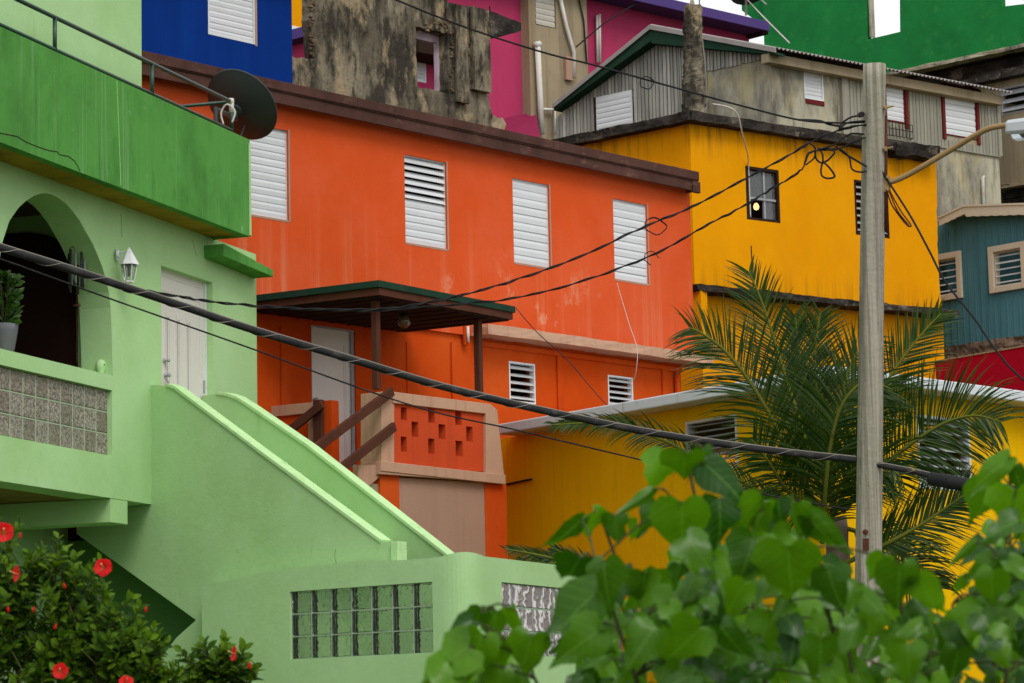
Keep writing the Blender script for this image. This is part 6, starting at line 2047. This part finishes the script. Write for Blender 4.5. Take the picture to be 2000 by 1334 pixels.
# ================================================================== HIBISCUS
def hib_bush(name_label, base, clumps, n_leaves, seed, Y0):
    t = thing('hibiscus_bush', name_label, 'shrub', base, 'hibiscus bushes')
    rg = random.Random(seed)
    mb = MB(); sm = MB()
    tot = sum(c[2] * c[3] for c in clumps)
    for (cx, cy, rx, ry, dens) in clumps:
        k = int(n_leaves * rx * ry / tot * dens)
        c0_ = at(cx, cy + ry * .3, Y0)
        sm.tube(spline([base + V((rg.uniform(-.1, .1), rg.uniform(-.1, .1), 0)), (base + c0_) / 2 + V((rg.uniform(-.1, .1), 0, .05)), at(cx, cy, Y0)], 6), .012, 6)
        nsh = max(3, k // 14)
        for s_ in range(nsh):
            a = rg.uniform(0, 2 * pi); q = sqrt(rg.random())
            px, py = cx + cos(a) * rx * q, cy + sin(a) * ry * q
            Y = Y0 + rg.uniform(-1, 1) * min(.9, (rx + ry) / 2 * Y0 / FPX) * sqrt(max(.05, 1 - q * q))
            p = at(px, py, Y)
            # a shoot: leaves spiral round a short stem
            dr = (V((rg.uniform(-.7, .7), rg.uniform(-.6, .3), rg.uniform(.35, 1.2)))).normalized()
            Ls = rg.uniform(.10, .20)
            sm.tube([p - dr * .08, p + dr * Ls], .0035, 4, caps=False)
            m_ = 14
            for i in range(m_):
                f_ = i / (m_ - 1)
                b = p + dr * (Ls * f_)
                aa = i * 2.4 + rg.uniform(-.3, .3)
                x_ = dr.cross(V((.3, .2, 1))).normalized(); y_ = dr.cross(x_)
                out = (x_ * cos(aa) + y_ * sin(aa)) * (1.05 - .5 * f_) + dr * (.35 + .6 * f_)
                L = rg.uniform(.055, .105) * (1.0 - .35 * f_)
                tip = b + out.normalized() * L
                nr = (dr + V((rg.uniform(-.4, .4), -.3, rg.uniform(-.2, .5)))).normalized()
                leaf_strip(mb, b, tip, L * .58, nr, droop=.22, fold=.3)
    mb.build('foliage', M['hib_leaf'], t)
    sm.build('stem', M['stem'], t)
    return t
def flower(root, px, py, Y, r, face=V((0, -1, .1)), seed=0, bud=False):
    c = at(px, py, Y); rg = random.Random(seed)
    face = face.normalized()
    x = face.cross(V((0, 0, 1))).normalized(); y = x.cross(face)
    mb = MB()
    if bud:
        d = V((rg.uniform(-.3, .3), -.2, 1)).normalized()
        mb.lathe([(0, 0), (r * .35, r * .3), (r * .4, r * .9), (r * .25, r * 1.6), (0, r * 2)], c - d * r, d, 8)
        mb.build('flower_bud', M['petal'], root, smooth=True); return
    for k in range(5):
        a0 = 2 * pi * k / 5 + rg.uniform(-.08, .08) + seed
        vs, fs = [], []
        nr_, na = 5, 6
        for i in range(nr_ + 1):
            t = i / nr_; rr = r * (.12 + .88 * t)
            hw = (.30 + .42 * sin(min(1, t * 1.15) * pi / 2)) * (1.0 if t < .85 else .82)
            for j in range(na + 1):
                s_ = j / na * 2 - 1
                a = a0 + s_ * hw
                ruf = .05 * r * sin(s_ * 9 + k * 2 + seed) * t + .22 * r * t * (1 - 1.1 * t) - .10 * r * t * t * (k % 2)
                rad_ = rr * (1 - .10 * s_ * s_ * t + (.04 * sin(s_ * 11 + k) * t))
                vs.append(c + (x * cos(a) + y * sin(a)) * rad_ + face * (ruf + .35 * r * t + .012 * (k % 3) * r))
        for i in range(nr_):
            for j in range(na): a = i * (na + 1) + j; fs.append((a, a + 1, a + na + 2, a + na + 1))
        mb.add(vs, fs)
    f = mb.build('flower', M['petal'], root, smooth=True)
    mb = MB(); pth = [c, c + face * r * .5 + y * r * .05, c + face * r * 1.0 + y * r * .18]
    mb.tube(pth, r * .045, 6); mb.lathe([(0, -.1 * r), (.11 * r, 0), (.06 * r, .14 * r), (0, .16 * r)], pth[-1], face, 8); mb.build('pistil', M['pistil'], f, smooth=True)
YH = 15.0
hb0 = at(90, 1334, YH); hb0.z = terrain(0, YH)
HC = [(0, 1085, 26, 30, .8), (30, 1165, 60, 50, 1), (108, 1140, 38, 34, 1.1), (150, 1195, 50, 46, 1.1), (60, 1262, 90, 70, 1), (180, 1275, 80, 60, 1), (250, 1312, 80, 46, 1), (300, 1290, 30, 30, .9), (120, 1345, 150, 50, 1), (270, 1355, 66, 34, 1), (226, 1226, 20, 26, .6), (-30, 1215, 50, 100, 1)]
hb = hib_bush('big hibiscus bush with red flowers in the lower left corner', hb0, HC, 4000, 5, YH)
for i, (a) in enumerate(((7, 1040, 14.2, .052, (.2, -1, .1)), (203, 1109, 14.2, .048, (-.15, -1, .15)), (36, 1121, 14.2, .043, (-.9, -.6, .1)), (118, 1311, 14.1, .041, (.1, -1, .1)), (246, 1334, 14.1, .038, (.3, -1, .4)))):
    flower(hb, a[0], a[1], a[2], a[3], V(a[4]), seed=i)
for i, (a, b) in enumerate(((285, 1190), (126, 1144), (66, 1190), (108, 1224), (40, 1046), (16, 1190))):
    flower(hb, a, b, 14.2, .017, seed=20 + i, bud=True)
hb1 = at(430, 1334, YH + .3); hb1.z = terrain(0, YH)
h2b = hib_bush('small hibiscus bush with one red flower in front of the glass block wall', hb1, [(415, 1312, 26, 22, 1), (440, 1334, 42, 26, 1), (400, 1350, 40, 24, 1), (475, 1342, 18, 16, .9)], 620, 8, YH + .3)
flower(h2b, 461, 1277, 14.9, .042, V((-.95, -.5, .15)), seed=9)
flower(h2b, 487, 1300, 15.0, .022, seed=33, bud=True)

# ================================================================== GROUND, ROAD, SKY, LIGHT
mb = MB()
xs = [-700, -200, -60, -30, -15, 0, 15, 30, 60, 200, 700]
ys = [-200, -50, 0, 10, 20, 30, 34, 36, 38, 41, 44, 47, 50, 52, 54, 57, 60, 64, 68, 74, 80, 95, 110, 150, 200, 400, 700]
vs = [V((x, y, terrain(x, max(-199, min(699, y))) + (noise.noise(V((x * .2, y * .2, 0))) * .15 if 36 < y < 110 else 0))) for y in ys for x in xs]
nx = len(xs)
mb.add(vs, [(i * nx + j, i * nx + j + 1, (i + 1) * nx + j + 1, (i + 1) * nx + j) for i in range(len(ys) - 1) for j in range(nx - 1)])
g = mb.build('ground', M['earth']); g['kind'] = 'structure'
mb = MB(); mb.box(Plane(0, 0, 0, 90, p=V((0, 22, 0))), -80, 80, .004, .03, -3.2, 3.2); rd = mb.build('road', M['asphalt']); rd['kind'] = 'structure'
for y in (18.55, 25.45):
    mb = MB(); mb.box(Plane(0, 0, 0, 90, p=V((0, y, 0))), -80, 80, 0.0, .14, -.25, .25); k = mb.build('kerb', M['concrete_beige'], bevel=.01); k['kind'] = 'structure'
mb = MB()
x = -78
while x < 78:
    mb.box(Plane(0, 0, 0, 90, p=V((0, 22, 0))), x, x + 2, .031, .036, -.06, .06); x += 5
m_ = mb.build('road_marking', M['yellow_low']); m_['kind'] = 'structure'

w = bpy.data.worlds.new('World'); sc.world = w; w.use_nodes = True
nt = w.node_tree; nt.nodes.clear()
SUN_AZ, SUN_EL = R(24), R(50)     # from behind the camera, to the right
sky = nt.nodes.new('ShaderNodeTexSky'); sky.sky_type = 'NISHITA'; sky.sun_disc = False
sky.sun_elevation = SUN_EL; sky.sun_rotation = pi - SUN_AZ
sky.dust_density = 4.0; sky.air_density = 1.0
hs = nt.nodes.new('ShaderNodeHueSaturation'); hs.inputs['Saturation'].default_value = .35
mx = nt.nodes.new('ShaderNodeMix'); mx.data_type = 'RGBA'; mx.inputs[0].default_value = .75
mx.inputs[7].default_value = (8.6, 8.8, 9.0, 1)
bg = nt.nodes.new('ShaderNodeBackground'); bg.inputs['Strength'].default_value = .11
ow = nt.nodes.new('ShaderNodeOutputWorld')
nt.links.new(sky.outputs[0], hs.inputs['Color']); nt.links.new(hs.outputs[0], mx.inputs[6]); nt.links.new(mx.outputs[2], bg.inputs[0]); nt.links.new(bg.outputs[0], ow.inputs[0])
sd = bpy.data.lights.new('sun', 'SUN'); sd.energy = 1.1; sd.angle = R(25); sd.color = (1, .965, .91)
so = bpy.data.objects.new('sun', sd); col.objects.link(so)
sdir = V((sin(SUN_AZ) * cos(SUN_EL), -cos(SUN_AZ) * cos(SUN_EL), sin(SUN_EL)))
so.rotation_euler = sdir.to_track_quat('Z', 'Y').to_euler()

cd_ = bpy.data.cameras.new('camera'); cam = bpy.data.objects.new('camera', cd_); col.objects.link(cam)
mw = Matrix((RT, UPV, -FW)).transposed().to_4x4(); mw.translation = CAM
cam.matrix_world = mw
cd_.sensor_width = 36; cd_.lens = FPX / 2000 * 36
cd_.clip_start = .1; cd_.clip_end = 3000
cd_.dof.use_dof = True; cd_.dof.focus_distance = 41; cd_.dof.aperture_fstop = 7.1
sc.camera = cam
sc.view_settings.view_transform = 'Standard'; sc.view_settings.look = 'None'; sc.view_settings.exposure = .34; sc.view_settings.gamma = 1
sc.cycles.max_bounces = 8; sc.cycles.diffuse_bounces = 3; sc.cycles.transmission_bounces = 6; sc.cycles.transparent_max_bounces = 8
sc.cycles.caustics_reflective = False; sc.cycles.caustics_refractive = False
sc.cycles.use_denoising = True
